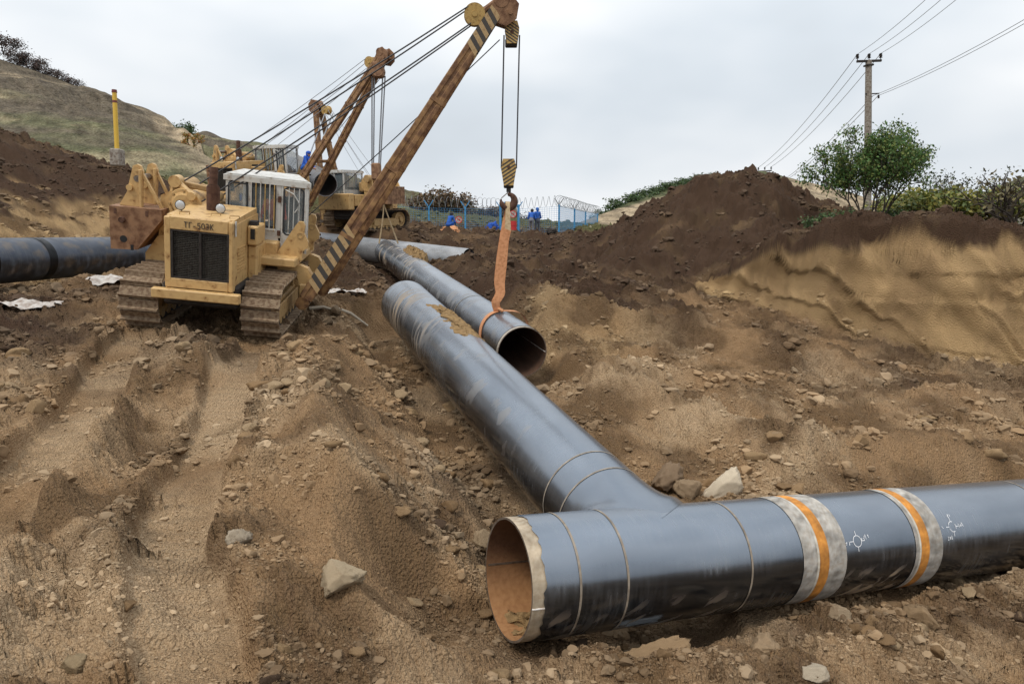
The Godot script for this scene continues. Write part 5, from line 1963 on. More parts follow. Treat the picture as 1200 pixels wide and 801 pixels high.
# joints in metres, the person faces +z
func person(label: String, xf: Transform3D, pose: String, top: Color, legs: Color, cap: Color, hood := false, group := "") -> void:
	var skin_c := Color(0.42, 0.24, 0.16)
	var boot := Color(0.03, 0.028, 0.026)
	var hip := Vector3(0, 0.94, 0)
	var chest := Vector3(0, 1.36, 0.02)
	var head := Vector3(0, 1.655, 0.05)
	var knee := [Vector3(-0.11, 0.50, 0.03), Vector3(0.11, 0.50, 0.05)]
	var foot := [Vector3(-0.13, 0.09, -0.03), Vector3(0.13, 0.09, -0.01)]
	var elbow := [Vector3(-0.27, 1.12, 0.02), Vector3(0.27, 1.12, 0.02)]
	var wrist := [Vector3(-0.20, 0.98, 0.22), Vector3(0.20, 0.98, 0.24)]
	if pose == "bend":
		chest = Vector3(0, 1.30, 0.16)
		head = Vector3(0, 1.55, 0.30)
		elbow = [Vector3(-0.26, 1.05, 0.22), Vector3(0.26, 1.05, 0.22)]
		wrist = [Vector3(-0.16, 0.98, 0.44), Vector3(0.16, 0.96, 0.42)]
	elif pose == "crouch":
		hip = Vector3(0, 0.36, -0.10)
		chest = Vector3(0, 0.74, 0.10)
		head = Vector3(0, 0.98, 0.22)
		knee = [Vector3(-0.16, 0.50, 0.28), Vector3(0.16, 0.46, 0.28)]
		foot = [Vector3(-0.14, 0.09, 0.02), Vector3(0.14, 0.09, 0.0)]
		elbow = [Vector3(-0.26, 0.52, 0.26), Vector3(0.26, 0.52, 0.26)]
		wrist = [Vector3(-0.12, 0.36, 0.44), Vector3(0.12, 0.36, 0.44)]
	elif pose == "sit":
		hip = Vector3(0, 0.50, 0)
		chest = Vector3(0, 0.93, 0.0)
		head = Vector3(0, 1.22, 0.04)
		knee = [Vector3(-0.13, 0.52, 0.42), Vector3(0.13, 0.52, 0.42)]
		foot = [Vector3(-0.13, 0.09, 0.46), Vector3(0.13, 0.09, 0.46)]
		elbow = [Vector3(-0.27, 0.70, 0.12), Vector3(0.27, 0.70, 0.12)]
		wrist = [Vector3(-0.22, 0.66, 0.36), Vector3(0.20, 0.66, 0.36)]
	var up := (chest - hip).normalized()
	var fw := Vector3.RIGHT.cross(up)
	var bones := []
	for s in 2:
		var sg := -1.0 if s == 0 else 1.0
		var hj := hip + Vector3(sg * 0.095, -0.02, 0)
		bones.append([hj, knee[s], 0.098, 0.066, legs])
		bones.append([knee[s], foot[s], 0.064, 0.050, legs])
		bones.append([foot[s] - Vector3(0, 0.035, 0.02), foot[s] + Vector3(0.01 * sg, -0.045, 0.17), 0.047, 0.038, boot])
		var sh := chest + up * 0.09 + Vector3(sg * 0.175, 0, 0)
		bones.append([chest + up * 0.05, sh, 0.10, 0.072, top])
		bones.append([sh, elbow[s], 0.066, 0.052, top])
		bones.append([elbow[s], wrist[s], 0.050, 0.036, top])
		bones.append_array(hand_bones(wrist[s], (wrist[s] - elbow[s]).normalized(), Vector3(-sg, 0, 0), skin_c))
	bones.append([hip - up * 0.02, hip + up * 0.14, 0.135, 0.125, legs])
	bones.append([hip + up * 0.16, chest, 0.130, 0.150, top])
	bones.append([hip + up * 0.16 + fw * 0.03, chest + fw * 0.03, 0.12, 0.125, top])
	bones.append([chest + up * 0.14, head - Vector3(0, 0.09, 0.02), 0.056, 0.050, skin_c])
	bones.append([head + Vector3(0, 0.025, -0.012), head + Vector3(0, -0.05, 0.025), 0.094, 0.066, skin_c])
	bones.append([head + Vector3(0, -0.01, 0.088), head + Vector3(0, -0.035, 0.105), 0.012, 0.016, skin_c])       # nose
	for sg in [-1.0, 1.0]:
		bones.append([head + Vector3(sg * 0.088, 0.0, -0.01), head + Vector3(sg * 0.09, -0.03, -0.005), 0.016, 0.014, skin_c])   # ears
	var p := thing("person", label, "person", xf, group)
	part_of("body", body_mesh(bones), M.body, p)
	var g := Geo.new()
	for sg in [-1.0, 1.0]:
		g.ball(head + Vector3(sg * 0.034, 0.005, 0.080), Vector3(0.014, 0.009, 0.008), 8, 6)
	g.box(head + Vector3(0, -0.068, 0.082), Vector3(0.045, 0.008, 0.01))
	part("face", g, M.black, p, "", "stuff")
	var m := mat(cap.r, cap.g, cap.b, 0.8 if hood else 0.35)
	g = Geo.new()
	g.ball(head + Vector3(0, 0.045, -0.012), Vector3(0.112, 0.098, 0.125), 18, 12)
	if hood:
		g.ball(head + Vector3(0, -0.03, -0.05), Vector3(0.105, 0.13, 0.085), 16, 10)
	else:
		g.cyl(head + Vector3(0, 0.035, 0.01), head + Vector3(0, 0.045, 0.01), 0.135, 0.12, 20)
	part("hood" if hood else "helmet", g, m, p)


func build_fence_and_people() -> void:
	var blue := Color(0.025, 0.11, 0.44)
	var grey := Color(0.15, 0.16, 0.19)
	person("left of two workers at the far edge, blue jacket, dark cap, grey trousers", Transform3D(Basis(Vector3.UP, PI - 0.25), Vector3(1.28, 4.50, -48.0)), "bend", blue, grey, Color(0.02, 0.02, 0.022), true)
	person("right of two workers at the far edge, in blue jacket with blue hood", Transform3D(Basis(Vector3.UP, PI + 0.5), Vector3(1.72, 4.50, -48.5)), "stand", blue * 0.9, Color(0.10, 0.11, 0.14), Color(0.03, 0.13, 0.42), true)
	person("worker in blue crouching behind the orange heap in front of the mesh fence", Transform3D(Basis(Vector3.UP, 2.4), Vector3(-3.92, 4.72, -45.0)), "crouch", blue, blue * 0.8, Color(0.02, 0.02, 0.03), true)
	person("worker in bright blue jacket crouching beside the cab of the second pipelayer", Transform3D(Basis(Vector3.UP, 1.2), Vector3(-9.62, 7.05, -33.9)), "crouch", Color(0.02, 0.10, 0.50), blue, Color(0.02, 0.09, 0.45), true)
	var b1 := Basis(Vector3(0.9898, -0.1050, -0.0962), Vector3(0.1183, 0.9824, 0.1447), Vector3(0.0793, -0.1546, 0.9848)).orthonormalized()
	person("driver in red orange jacket seated inside the nearest pipelayer's cab", Transform3D(b1, Vector3(-6.514, 2.067, -14.643) + b1 * Vector3(0.78, 1.50, -3.02)), "sit", Color(0.55, 0.075, 0.03), Color(0.05, 0.06, 0.09), Color(0.03, 0.025, 0.02), true)
	# the fence: posts with forked tops, welded mesh between them, barbed coil above
	var line := [[-9.6, -46.0, 4.55], [-5.41, -47.0, 4.4], [-3.03, -46.8, 4.34], [-0.76, -49.0, 4.42], [0.41, -49.0, 4.42], [3.19, -49.0, 4.60], [4.76, -55.0, 4.66], [6.32, -62.0, 4.75], [8.3, -70.0, 4.9]]
	var names := ["at its left end behind the farthest pipelayer", "second from the left, in front of the brown bushes", "beside the round prohibition sign", "on the left of the blue gate", "on the right of the blue gate", "at the corner right of the two workers", "right of the corner, second in the receding row", "third in the receding row, below the coil's end", "last in the receding row, at the foot of the slope"]
	for k in line.size():
		var p: Array = line[k]
		var hgt := 2.15 if k != 5 else 2.2
		var t := thing("fence_post", "sky blue steel fence post " + names[k], "fence post", Transform3D(Basis(), Vector3(p[0], p[2] - 0.3, p[1])), "blue posts of the site fence")
		var g := Geo.new()
		g.box(Vector3(0, hgt * 0.5, 0), Vector3(0.11, hgt, 0.11), 0.015)
		part("post", g, M.blue_paint, t)
		for s in [-1.0, 1.0]:
			g = Geo.new()
			g.beam(Vector3(0, hgt - 0.02, 0), Vector3(s * 0.30, hgt + 0.42, s * 0.1), 0.05, 0.05)
			part("fork_arm", g, M.blue_paint if k < 5 else M.wire, t)
	for k in line.size() - 1:
		if k == 3:
			continue
		var a := Vector3(line[k][0], line[k][2] - 0.2, line[k][1])
		var b := Vector3(line[k + 1][0], line[k + 1][2] - 0.2, line[k + 1][1])
		var t := thing("mesh_fence", "wire mesh fence panel " + ["leftmost, behind the farthest pipelayer", "left of the prohibition sign, before the brown bushes", "between the prohibition sign and the gate", "", "behind the two workers, right of the gate", "first of the receding side", "second of the receding side", "farthest of the receding side"][k], "fence", Transform3D(), "mesh panels of the site fence")
		var g := Geo.new()
		var n := int(a.distance_to(b) / 0.16)
		for j in range(1, n):
			var q := a.lerp(b, float(j) / n)
			g.cyl(q, q + Vector3(0, 2.0, 0), 0.006, -1.0, 4, false)
		part("upright_wires", g, M.blue_paint, t, "", "stuff")
		g = Geo.new()
		for j in 15:
			var up := Vector3(0, 0.06 + j * 0.137, 0)
			g.cyl(a + up, b + up, 0.007, -1.0, 4, false)
		part("cross_wires", g, M.blue_paint, t, "", "stuff")
		# the coil
		g = Geo.new()
		var l := a.distance_to(b)
		var d := (b - a) / l
		var sd := d.cross(Vector3.UP).normalized()
		var path := PackedVector3Array()
		var turns := int(l / (0.36 if k < 5 else 0.62))
		for j in turns * 12 + 1:
			var u := float(j) / 12.0
			var r := 0.36 + 0.03 * sin(u * 2.3)
			path.append(a + d * (l * u / turns) + Vector3(0, 2.35, 0) + (sd * cos(TAU * u) + Vector3.UP * sin(TAU * u)) * r)
		g.tube(path, 0.012, 4)
		part("barbed_coil", g, M.wire, t)
	var gate := thing("gate_frame", "sky blue steel gate frame standing behind the hook and sling", "gate", Transform3D(Basis(), Vector3(-0.17, 4.2, -48.7)))
	var g := Geo.new()
	for x in [-0.62, 0.62]:
		g.box(Vector3(x, 1.15, 0), Vector3(0.14, 2.3, 0.12), 0.02)
	g.box(Vector3(0, 2.2, 0), Vector3(1.38, 0.16, 0.121), 0.02)
	g.box(Vector3(0, 0.75, 0), Vector3(1.1, 0.06, 0.06))
	part("frame", g, M.blue_paint, gate)
	for s in [["round white prohibition sign with red rim on the mesh fence", Vector3(-3.45, 5.42, -46.70), 0.23], ["round white sign with red rim on the blue gate, half hidden by the sling", Vector3(0.05, 5.85, -48.55), 0.25]]:
		var t := thing("round_sign", s[0], "sign", Transform3D(Basis(), s[1]))
		g = Geo.new()
		g.cyl(Vector3(0, 0, -0.01), Vector3(0, 0, 0.01), s[2] * 0.86, -1.0, 24)
		part("face", g, M.cloth_white, t)
		g = Geo.new()
		g.ring(Vector3(0, 0, 0), Vector3.BACK, s[2] * 0.80, s[2], 0.03, 28)
		g.beam(Vector3(-0.7, 0.7, 0.55).normalized() * s[2] * 0.8 * Vector3(1, 1, 0) + Vector3(0, 0, 0.012), Vector3(0.7, -0.7, 0.55).normalized() * s[2] * 0.8 * Vector3(1, 1, 0) + Vector3(0, 0, 0.012), 0.05, 0.006, Vector3.BACK)
		part("red_rim", g, M.red, t)
		g = Geo.new()
		g.box(Vector3(0, 0, 0.011), Vector3(s[2] * 0.7, 0.05, 0.004))
		part("black_mark", g, M.black, t)
	var br := thing("barrel", "red steel barrel on the far edge right behind the sling", "barrel", Transform3D(Basis(), Vector3(0.02, 4.50, -47.5)))
	g = Geo.new()
	g.cyl(Vector3.ZERO, Vector3(0, 0.86, 0), 0.28, -1.0, 20)
	for y in [0.28, 0.58]:
		g.ring(Vector3(0, y, 0), Vector3.UP, 0.275, 0.295, 0.04, 20)
	part("drum", g, M.red, br)
	lumpy("tarpaulin", "bright blue crumpled tarpaulin bundle left of the gate", "tarpaulin", Vector3(-1.32, 4.80, -48.0), Vector3(0.95, 0.75, 0.6), M.blue_cloth, 401)
	lumpy("equipment_bag", "dark bundle with a white stripe lying right of the two workers", "bag", Vector3(2.65, 4.72, -47.5), Vector3(0.75, 0.4, 0.5), M.dark, 402)
	lumpy("tarpaulin", "orange brown sheet heap in front of the crouching worker", "tarpaulin", Vector3(-3.62, 4.62, -43.0), Vector3(1.25, 0.42, 0.6), mat(0.55, 0.27, 0.13, 0.9), 403)
	var wp := thing("marker_post", "short white marker post in front of the receding fence", "post", Transform3D(Basis(), Vector3(6.33, 4.5, -58.0)))
	g = Geo.new()
	g.cyl(Vector3.ZERO, Vector3(0, 0.72, 0), 0.10, 0.09, 12)
	g.ball(Vector3(0, 0.72, 0), Vector3(0.09, 0.06, 0.09), 12, 6)
	part("post", g, M.cloth_white, wp)


func lumpy(called: String, label: String, category: String, at: Vector3, size: Vector3, m: Material, sd: int) -> void:
	var o := part_of(called, rock_mesh(sd, 3, 4, false, 0.5), m, self)
	o.transform = Transform3D(Basis(Vector3.UP, sd * 0.7).scaled_local(size), at)
	tag(o, label, category)


# ---------------------------------------------------------------- pole, wires, trees and shrubs
func leaf_cloud(g: Geo, r: RandomNumberGenerator, o: Vector3, radius: float, count: int, size: float, tones: Array) -> void:
	for k in count:
		var p := o + Vector3(r.randfn(), r.randfn() * 0.8, r.randfn()) * radius * 0.5
		var a := Vector3(r.randfn(), r.randfn(), r.randfn()).normalized()
		var b := a.cross(Vector3(r.randfn(), r.randfn(), r.randfn())).normalized()
		var s := size * r.randf_range(0.6, 1.3)
		var nn := a.cross(b)
		var c: Color = tones[r.randi() % tones.size()]
		var q := r.randf_range(0.75, 1.25)
		g.col = Color(c.r * q, c.g * q, c.b * q)
		var i0 := g.vert(p - a * s * 0.5, nn)
		var i1 := g.vert(p + b * s * 0.28 + nn * s * 0.08, nn)
		var i2 := g.vert(p + a * s * 0.5, nn)
		var i3 := g.vert(p - b * s * 0.28 + nn * s * 0.08, nn)
		g.i.append_array([i0, i1, i2, i0, i2, i3])
	g.col = Color.WHITE


# limbs fork until they are twigs; the twigs' ends are collected
func limb(g: Geo, r: RandomNumberGenerator, p: Vector3, d: Vector3, len: float, rad: float, level: int, ends: Array, spread: float) -> void:
	var path := PackedVector3Array([p])
	for k in 3:
		d = (d + Vector3(r.randfn(), r.randfn() * 0.5, r.randfn()) * 0.13).normalized()
		p += d * len / 3.0
		path.append(p)
	g.tube(path, rad, 6 if level > 1 else 4, rad * 0.62)
	if level == 0:
		ends.append(p)
		return
	for k in (3 if level > 1 else 4):
		var side := d.cross(Vector3(r.randfn(), r.randfn(), r.randfn())).normalized()
		var nd := (d + side * spread * r.randf_range(0.5, 1.2) + Vector3(0, 0.10, 0)).normalized()
		var start := path[3] if k < 2 else path[2]
		limb(g, r, start, nd, len * r.randf_range(0.62, 0.85), rad * 0.6, level - 1, ends, spread)
	if level <= 2:
		ends.append(p)


func tree(called: String, label: String, at: Vector3, stems: int, high: float, levels: int, spread: float, leaf: Array, per_end: int, leaf_size: float, sd: int, thin := 1.0, bare_right := false, narrow := 1.0) -> void:
	var r := RandomNumberGenerator.new()
	r.seed = sd
	var t := thing(called, label, "tree", Transform3D(Basis.from_scale(Vector3(narrow, 1.0, narrow)), at))
	var ends := []
	var g := Geo.new()
	for k in stems:
		var a := TAU * (k + r.randf() * 0.5) / stems
		var d := Vector3(cos(a) * spread * 0.55, 1.0, sin(a) * spread * 0.55).normalized()
		limb(g, r, Vector3(cos(a), 0, sin(a)) * 0.08 * stems * 0.4, d, high * 0.36, 0.035 * high * thin / sqrt(float(stems)), levels, ends, spread)
	part("limbs", g, M.bark, t)
	var lg := Geo.new()
	for e in ends:
		var n := per_end
		if bare_right and e.x > 0.9 and e.y < high * 0.62:
			n = per_end / 5
		if r.randf() < 0.13:
			n = n / 4
		leaf_cloud(lg, r, e, 0.34 * high / 4.0, n, leaf_size, leaf)
	part("crown", lg, M.leaf, t, "", "stuff")


func bush_kind(sd: int, tones: Array, stems: int, leaves: int, leaf_size: float) -> Array:
	var r := RandomNumberGenerator.new()
	r.seed = sd
	var g := Geo.new()
	var ends := []
	for k in stems:
		var a := TAU * k / stems + r.randf()
		limb(g, r, Vector3(cos(a), 0, sin(a)) * 0.12, Vector3(cos(a) * 0.6, 1.0, sin(a) * 0.6).normalized(), 0.62, 0.035, 2, ends, 0.75)
	var lg := Geo.new()
	for e in ends:
		leaf_cloud(lg, r, e, 0.30, leaves, leaf_size, tones)
	return [g.mesh(), lg.mesh()]


func bush(kind: Array, label: String, at: Vector3, size: Vector3, turn: float, group := "") -> void:
	var t := thing("shrub", label, "shrub", Transform3D(Basis(Vector3.UP, turn).scaled_local(size), at), group)
	part_of("stems", kind[0], M.bark, t)
	part_of("foliage", kind[1], M.leaf, t, "", "stuff")


func build_pole_and_plants() -> void:
	# utility pole with crossarm, and the next one of the line behind the mound
	var tops := []
	for k in 2:
		var o: Vector3 = [Vector3(27.15, 4.6, -55.0), Vector3(35.4, 2.0, -100.0)][k]
		var hgt: float = [12.7, 11.7][k]
		var t := thing("utility_pole", ["grey concrete power pole with dark crossarm rising out of the green tree", "next power pole of the line, only its insulators showing over the dark mound"][k], "pole", Transform3D(Basis(Vector3.BACK, 0.06) * Basis(Vector3.UP, 0.12), o), "power poles")
		var g := Geo.new()
		g.cyl(Vector3.ZERO, Vector3(0, hgt, 0), 0.30, 0.22, 14)
		part("shaft", g, M.concrete, t)
		g = Geo.new()
		g.box(Vector3(0, hgt - 0.05, 0.05), Vector3(1.95, 0.16, 0.16), 0.02)
		g.box(Vector3(0, hgt - 0.35, 0), Vector3(0.55, 0.12, 0.52), 0.02)
		part("crossarm", g, M.dark, t)
		for x in [-0.92, 0.0, 0.92]:
			g = Geo.new()
			g.cyl(Vector3(x, hgt, 0.05), Vector3(x, hgt + 0.18, 0.05), 0.03, -1.0, 8)
			for j in 3:
				g.cyl(Vector3(x, hgt + 0.16 + 0.11 * j, 0.05), Vector3(x, hgt + 0.25 + 0.11 * j, 0.05), 0.13, 0.07, 12)
			part("insulator", g, M.dark, t)
		g = Geo.new()
		g.box(Vector3(0.25, hgt - 2.4, 0.1), Vector3(1.1, 0.08, 0.08), 0.01)
		g.cyl(Vector3(0.75, hgt - 2.5, 0.1), Vector3(0.75, hgt - 2.75, 0.1), 0.07, -1.0, 8)
		part("lower_arm", g, M.dark, t)
		var p := []
		for x in [-0.92, 0.0, 0.92]:
			p.append(t.transform * Vector3(x, hgt + 0.46, 0.05))
		for x in [0.72, 0.3]:
			p.append(t.transform * Vector3(x, hgt - 2.55, 0.1))
		tops.append(p)
	var wn := ["left upper", "middle upper", "right upper", "outer lower", "inner lower"]
	for k in 5:
		var near: Vector3 = tops[0][k] + (Vector3(-8.0, 0.2, 36.0) if k < 3 else Vector3(-2.3, 2.5, 36.0))
		for s in 2:
			var g := Geo.new()
			g.tube(cable(tops[0][k], tops[1][k] if s == 0 else near, 0.0, 0.8 if s == 0 else 0.9, 16), 0.024 if s == 0 else 0.017, 5)
			var o := part("power_line", g, M.wire, self)
			tag(o, "%s power wire from the pole %s" % [wn[k], "down to the dark mound" if s == 0 else "to the picture's upper right"], "power line", "power wires")
	var green := [Color(0.055, 0.125, 0.025), Color(0.08, 0.16, 0.035), Color(0.04, 0.09, 0.022), Color(0.15, 0.185, 0.04), Color(0.12, 0.14, 0.035)]
	tree("bushy_tree", "broad green many stemmed tree growing on the cut's rim in front of the power pole", Vector3(13.35, 4.30, -27.0), 7, 3.95, 3, 0.66, green, 64, 0.125, 501, 1.0, true, 0.8)
	var dim := [Color(0.05, 0.07, 0.03), Color(0.07, 0.08, 0.035), Color(0.04, 0.05, 0.03)]
	tree("sparse_tree", "small sparse dark leaved tree beyond the yellow green shrubs on the right", Vector3(21.5, 4.4, -34.0), 3, 3.4, 3, 0.85, dim, 7, 0.14, 502, 0.7)
	var autumn := [Color(0.42, 0.20, 0.04), Color(0.36, 0.12, 0.03), Color(0.30, 0.24, 0.05), Color(0.15, 0.17, 0.04)]
	tree("autumn_tree", "small orange autumn tree alone on the grassy hill foot at left", Vector3(-33.1, 12.9, -75.0), 2, 2.6, 2, 0.45, autumn, 40, 0.15, 503, 1.0)
	var kinds := {
		"green": bush_kind(601, [Color(0.05, 0.095, 0.03), Color(0.08, 0.12, 0.035), Color(0.04, 0.07, 0.025)], 6, 11, 0.16),
		"yellow": bush_kind(602, [Color(0.22, 0.22, 0.04), Color(0.15, 0.18, 0.04), Color(0.28, 0.25, 0.06), Color(0.10, 0.14, 0.04)], 7, 11, 0.14),
		"brown": bush_kind(603, [Color(0.14, 0.09, 0.05), Color(0.18, 0.11, 0.05), Color(0.09, 0.075, 0.04), Color(0.10, 0.06, 0.04)], 6, 9, 0.17),
		"purple": bush_kind(604, [Color(0.085, 0.06, 0.055), Color(0.12, 0.075, 0.06), Color(0.06, 0.055, 0.05)], 6, 14, 0.13),
		"bare": bush_kind(605, [Color(0.16, 0.13, 0.05), Color(0.12, 0.10, 0.05)], 6, 2, 0.12),
	}
	var n := 0
	for p in [[-76.5, 32.3, -112.0, 2.6], [-74.5, 30.6, -112.0, 2.2], [-73.1, 30.0, -113.0, 2.3], [-71.7, 29.2, -113.0, 2.0], [-69.9, 28.2, -113.0, 2.0], [-68.4, 27.4, -114.0, 2.0], [-66.8, 26.7, -114.0, 1.4]]:
		bush(kinds.purple, "dark shrub on the left hill's crest, number %s from the picture's edge" % ["one", "two", "three", "four", "five", "six", "seven"][n], Vector3(p[0], p[1] - 0.4, p[2]), Vector3(0.9, 0.72, 0.9) * p[3], n * 1.3, "shrubs along the crest of the left hill")
		n += 1
	n = 0
	for p in [[10.8, 7.1, -85.0, 1.3], [12.0, 7.6, -86.0, 1.5], [13.1, 8.3, -87.0, 1.6], [14.3, 8.9, -88.0, 1.8], [15.6, 9.3, -89.0, 1.6], [16.9, 9.7, -90.0, 1.7], [18.3, 10.2, -91.0, 1.5], [19.7, 10.7, -92.0, 1.7], [21.2, 11.2, -93.0, 1.6], [22.7, 11.6, -94.0, 1.5], [24.3, 12.0, -95.0, 1.7], [25.6, 12.3, -95.0, 1.5], [27.2, 12.6, -96.0, 1.4]]:
		bush(kinds.green, "low green shrub topping the bare slope behind the dark mound", Vector3(p[0], p[1] - 1.1, p[2]), Vector3(1.2, 0.75, 1.2) * p[3], n * 0.9, "row of green shrubs on the slope behind the dark mound")
		n += 1
	var fl := ["leftmost, beside the farthest pipelayer", "tallest, between the first two posts", "right of the tallest one", "left of the post with the sign", "right of the post with the sign", "left of the blue tarpaulin", "behind the blue tarpaulin", "behind the red barrel", "right of the two workers", "by the corner post"]
	n = 0
	for p in [[-9.2, 7.1, -72.0, 1.6], [-7.6, 7.4, -72.0, 2.0], [-6.3, 7.4, -73.0, 2.0], [-4.9, 6.9, -73.0, 1.5], [-3.2, 6.3, -72.0, 1.2], [-2.1, 6.6, -72.0, 1.5], [-0.9, 6.5, -72.0, 1.3], [1.0, 6.0, -72.0, 1.4], [2.8, 5.4, -60.0, 1.0], [3.8, 5.5, -62.0, 0.9]]:
		bush(kinds.brown if n < 5 else kinds.purple if n < 8 else kinds.green, "brownish shrub beyond the mesh fence, " + fl[n], Vector3(p[0], p[1] - 1.2, p[2]), Vector3(1.1, 1.0, 1.1) * p[3], n * 2.1, "shrubs beyond the mesh fence")
		n += 1
	var rl := ["dark green, at the left foot of the bushy tree", "green, left of the bushy tree's stems", "green, just right of the bushy tree", "yellow green, second right of the bushy tree", "bright yellow green, below the sparse tree's left side", "yellow green, below the sparse tree", "bright yellow, right of the sparse tree", "olive, third from the right edge", "bare stemmed and tall, near the right edge", "bare stemmed, at the right edge", "pale, behind the bushy tree's right side", "pale, far behind the yellow shrubs"]
	n = 0
	for p in [[10.9, 4.3, -25.0, 0.55], [12.0, 4.3, -26.0, 0.62], [14.4, 4.4, -27.0, 0.62], [16.0, 4.4, -29.0, 1.0], [16.6, 4.4, -28.0, 1.15], [18.1, 4.4, -29.0, 1.05], [18.6, 4.3, -28.2, 1.2], [18.9, 4.3, -27.3, 1.1], [18.3, 4.3, -26.0, 1.6], [18.2, 4.2, -25.2, 1.5], [24.2, 5.0, -45.0, 1.5], [26.5, 5.0, -45.0, 1.6]]:
		var kd: Array = kinds.green if n < 3 else kinds.bare if n in [8, 9] else kinds.yellow
		bush(kd, "shrub on the cut's rim, " + rl[n], Vector3(p[0], p[1] - 0.15, p[2]), Vector3(1.2, 1.1, 1.2) * p[3], n * 1.7, "shrubs on the rim of the cut")
		n += 1
	bush(kinds.green, "smaller round green shrub on the bare hill shoulder at left", Vector3(-57.9, 21.4, -125.0), Vector3(1.6, 1.7, 1.6), 0.3)
	bush(kinds.green, "larger round green shrub on the bare hill shoulder at left", Vector3(-55.9, 20.9, -125.0), Vector3(2.2, 2.2, 2.2), 1.3)


func more_small_things() -> void:
	var t := thing("marker_post", "tall yellow marker post with red cap in grey concrete base", "post", Transform3D(Basis(Vector3.FORWARD, 0.03), Vector3(-17.31, 7.35, -32.0)))
	var g := Geo.new()
	g.cyl(Vector3(0, 0.3, 0), Vector3(0, 3.05, 0), 0.095, -1.0, 14)
	part("tube", g, mat(0.66, 0.42, 0.05, 0.5), t)
	g = Geo.new()
	g.cyl(Vector3(0, 3.05, 0), Vector3(0, 3.17, 0), 0.115, 0.10, 14)
	g.cyl(Vector3(0, 2.62, 0), Vector3(0, 2.72, 0), 0.098, -1.0, 14)
	part("red_cap", g, mat(0.16, 0.035, 0.03, 0.6), t)
	g = Geo.new()
	g.box(Vector3(0, 0.3, 0), Vector3(0.48, 0.75, 0.48), 0.06)
	part("base", g, M.concrete, t)
	for s in [["white geotextile sheet under the black pipe at the left edge", Vector3(-11.35, 0, -15.9), 2.2, 0.5, 0.2, 701], ["white geotextile sheet between the black pipe and the tractor's counterweight", Vector3(-10.35, 0, -18.9), 1.5, 0.7, 0.6, 702], ["white geotextile sheet on the ground behind the boom's foot", Vector3(-5.05, 0, -20.4), 1.6, 1.0, 0.4, 703], ["crumpled grey plastic sheet under the middle of the tee pipe", Vector3(1.5, -0.06, -6.95), 0.5, 0.4, 0.25, 704]]:
		var f := noise(0.9, 4, FastNoiseLite.TYPE_SIMPLEX_SMOOTH, s[5])
		var pts := PackedVector3Array()
		for j in 26:
			for i in 26:
				var u: float = (i / 25.0 - 0.5) * s[2]
				var v: float = (j / 25.0 - 0.5) * s[3]
				u *= 1.0 + 0.35 * f.get_noise_2d(v * 2.0, 5.0)
				v *= 1.0 + 0.35 * f.get_noise_2d(u * 2.0, 9.0)
				var q := Vector3(u, 0, v).rotated(Vector3.UP, s[4])
				var p: Vector3 = s[1] + q
				var gh := ground_y(p.x, p.z) + 0.5 * (ground_y(p.x + 0.3, p.z) + ground_y(p.x - 0.3, p.z) + ground_y(p.x, p.z + 0.3) + ground_y(p.x, p.z - 0.3))
				pts.append(Vector3(p.x, s[1].y + gh / 3.0 + 0.10 + 0.16 * f.get_noise_2d(u * 1.6, v * 1.6), p.z))
		var sg := Geo.new().sheet(pts, 26)
		var low := PackedVector3Array()
		for p in pts:
			low.append(p - Vector3(0, 0.008, 0))
		sg.sheet(low, 26, PackedVector2Array(), PackedColorArray(), true)
		var o := part("sheet", sg, M.cloth_white if s[5] != 704 else mat(0.42, 0.44, 0.45, 0.35), self)
		tag(o, s[0], "sheet")
	for s in [["pale broken stick lying right of the tractor's boom foot, upper one", Vector3(-4.2, 0, -18.4), 0.9, 0.5], ["pale broken stick lying right of the tractor's boom foot, lower one", Vector3(-4.75, 0, -17.9), 0.7, 0.1]]:
		g = Geo.new()
		var a: Vector3 = s[1]
		var d := Vector3(cos(s[3]), 0, -sin(s[3])) * float(s[2]) * 0.5
		g.tube(PackedVector3Array([on_ground((a - d).x, (a - d).z, 0.05), on_ground(a.x, a.z, 0.09), on_ground((a + d).x, (a + d).z, 0.06)]), 0.05, 7, 0.03)
		tag(part("stick", g, mat(0.42, 0.36, 0.28, 0.9), self), s[0], "stick")


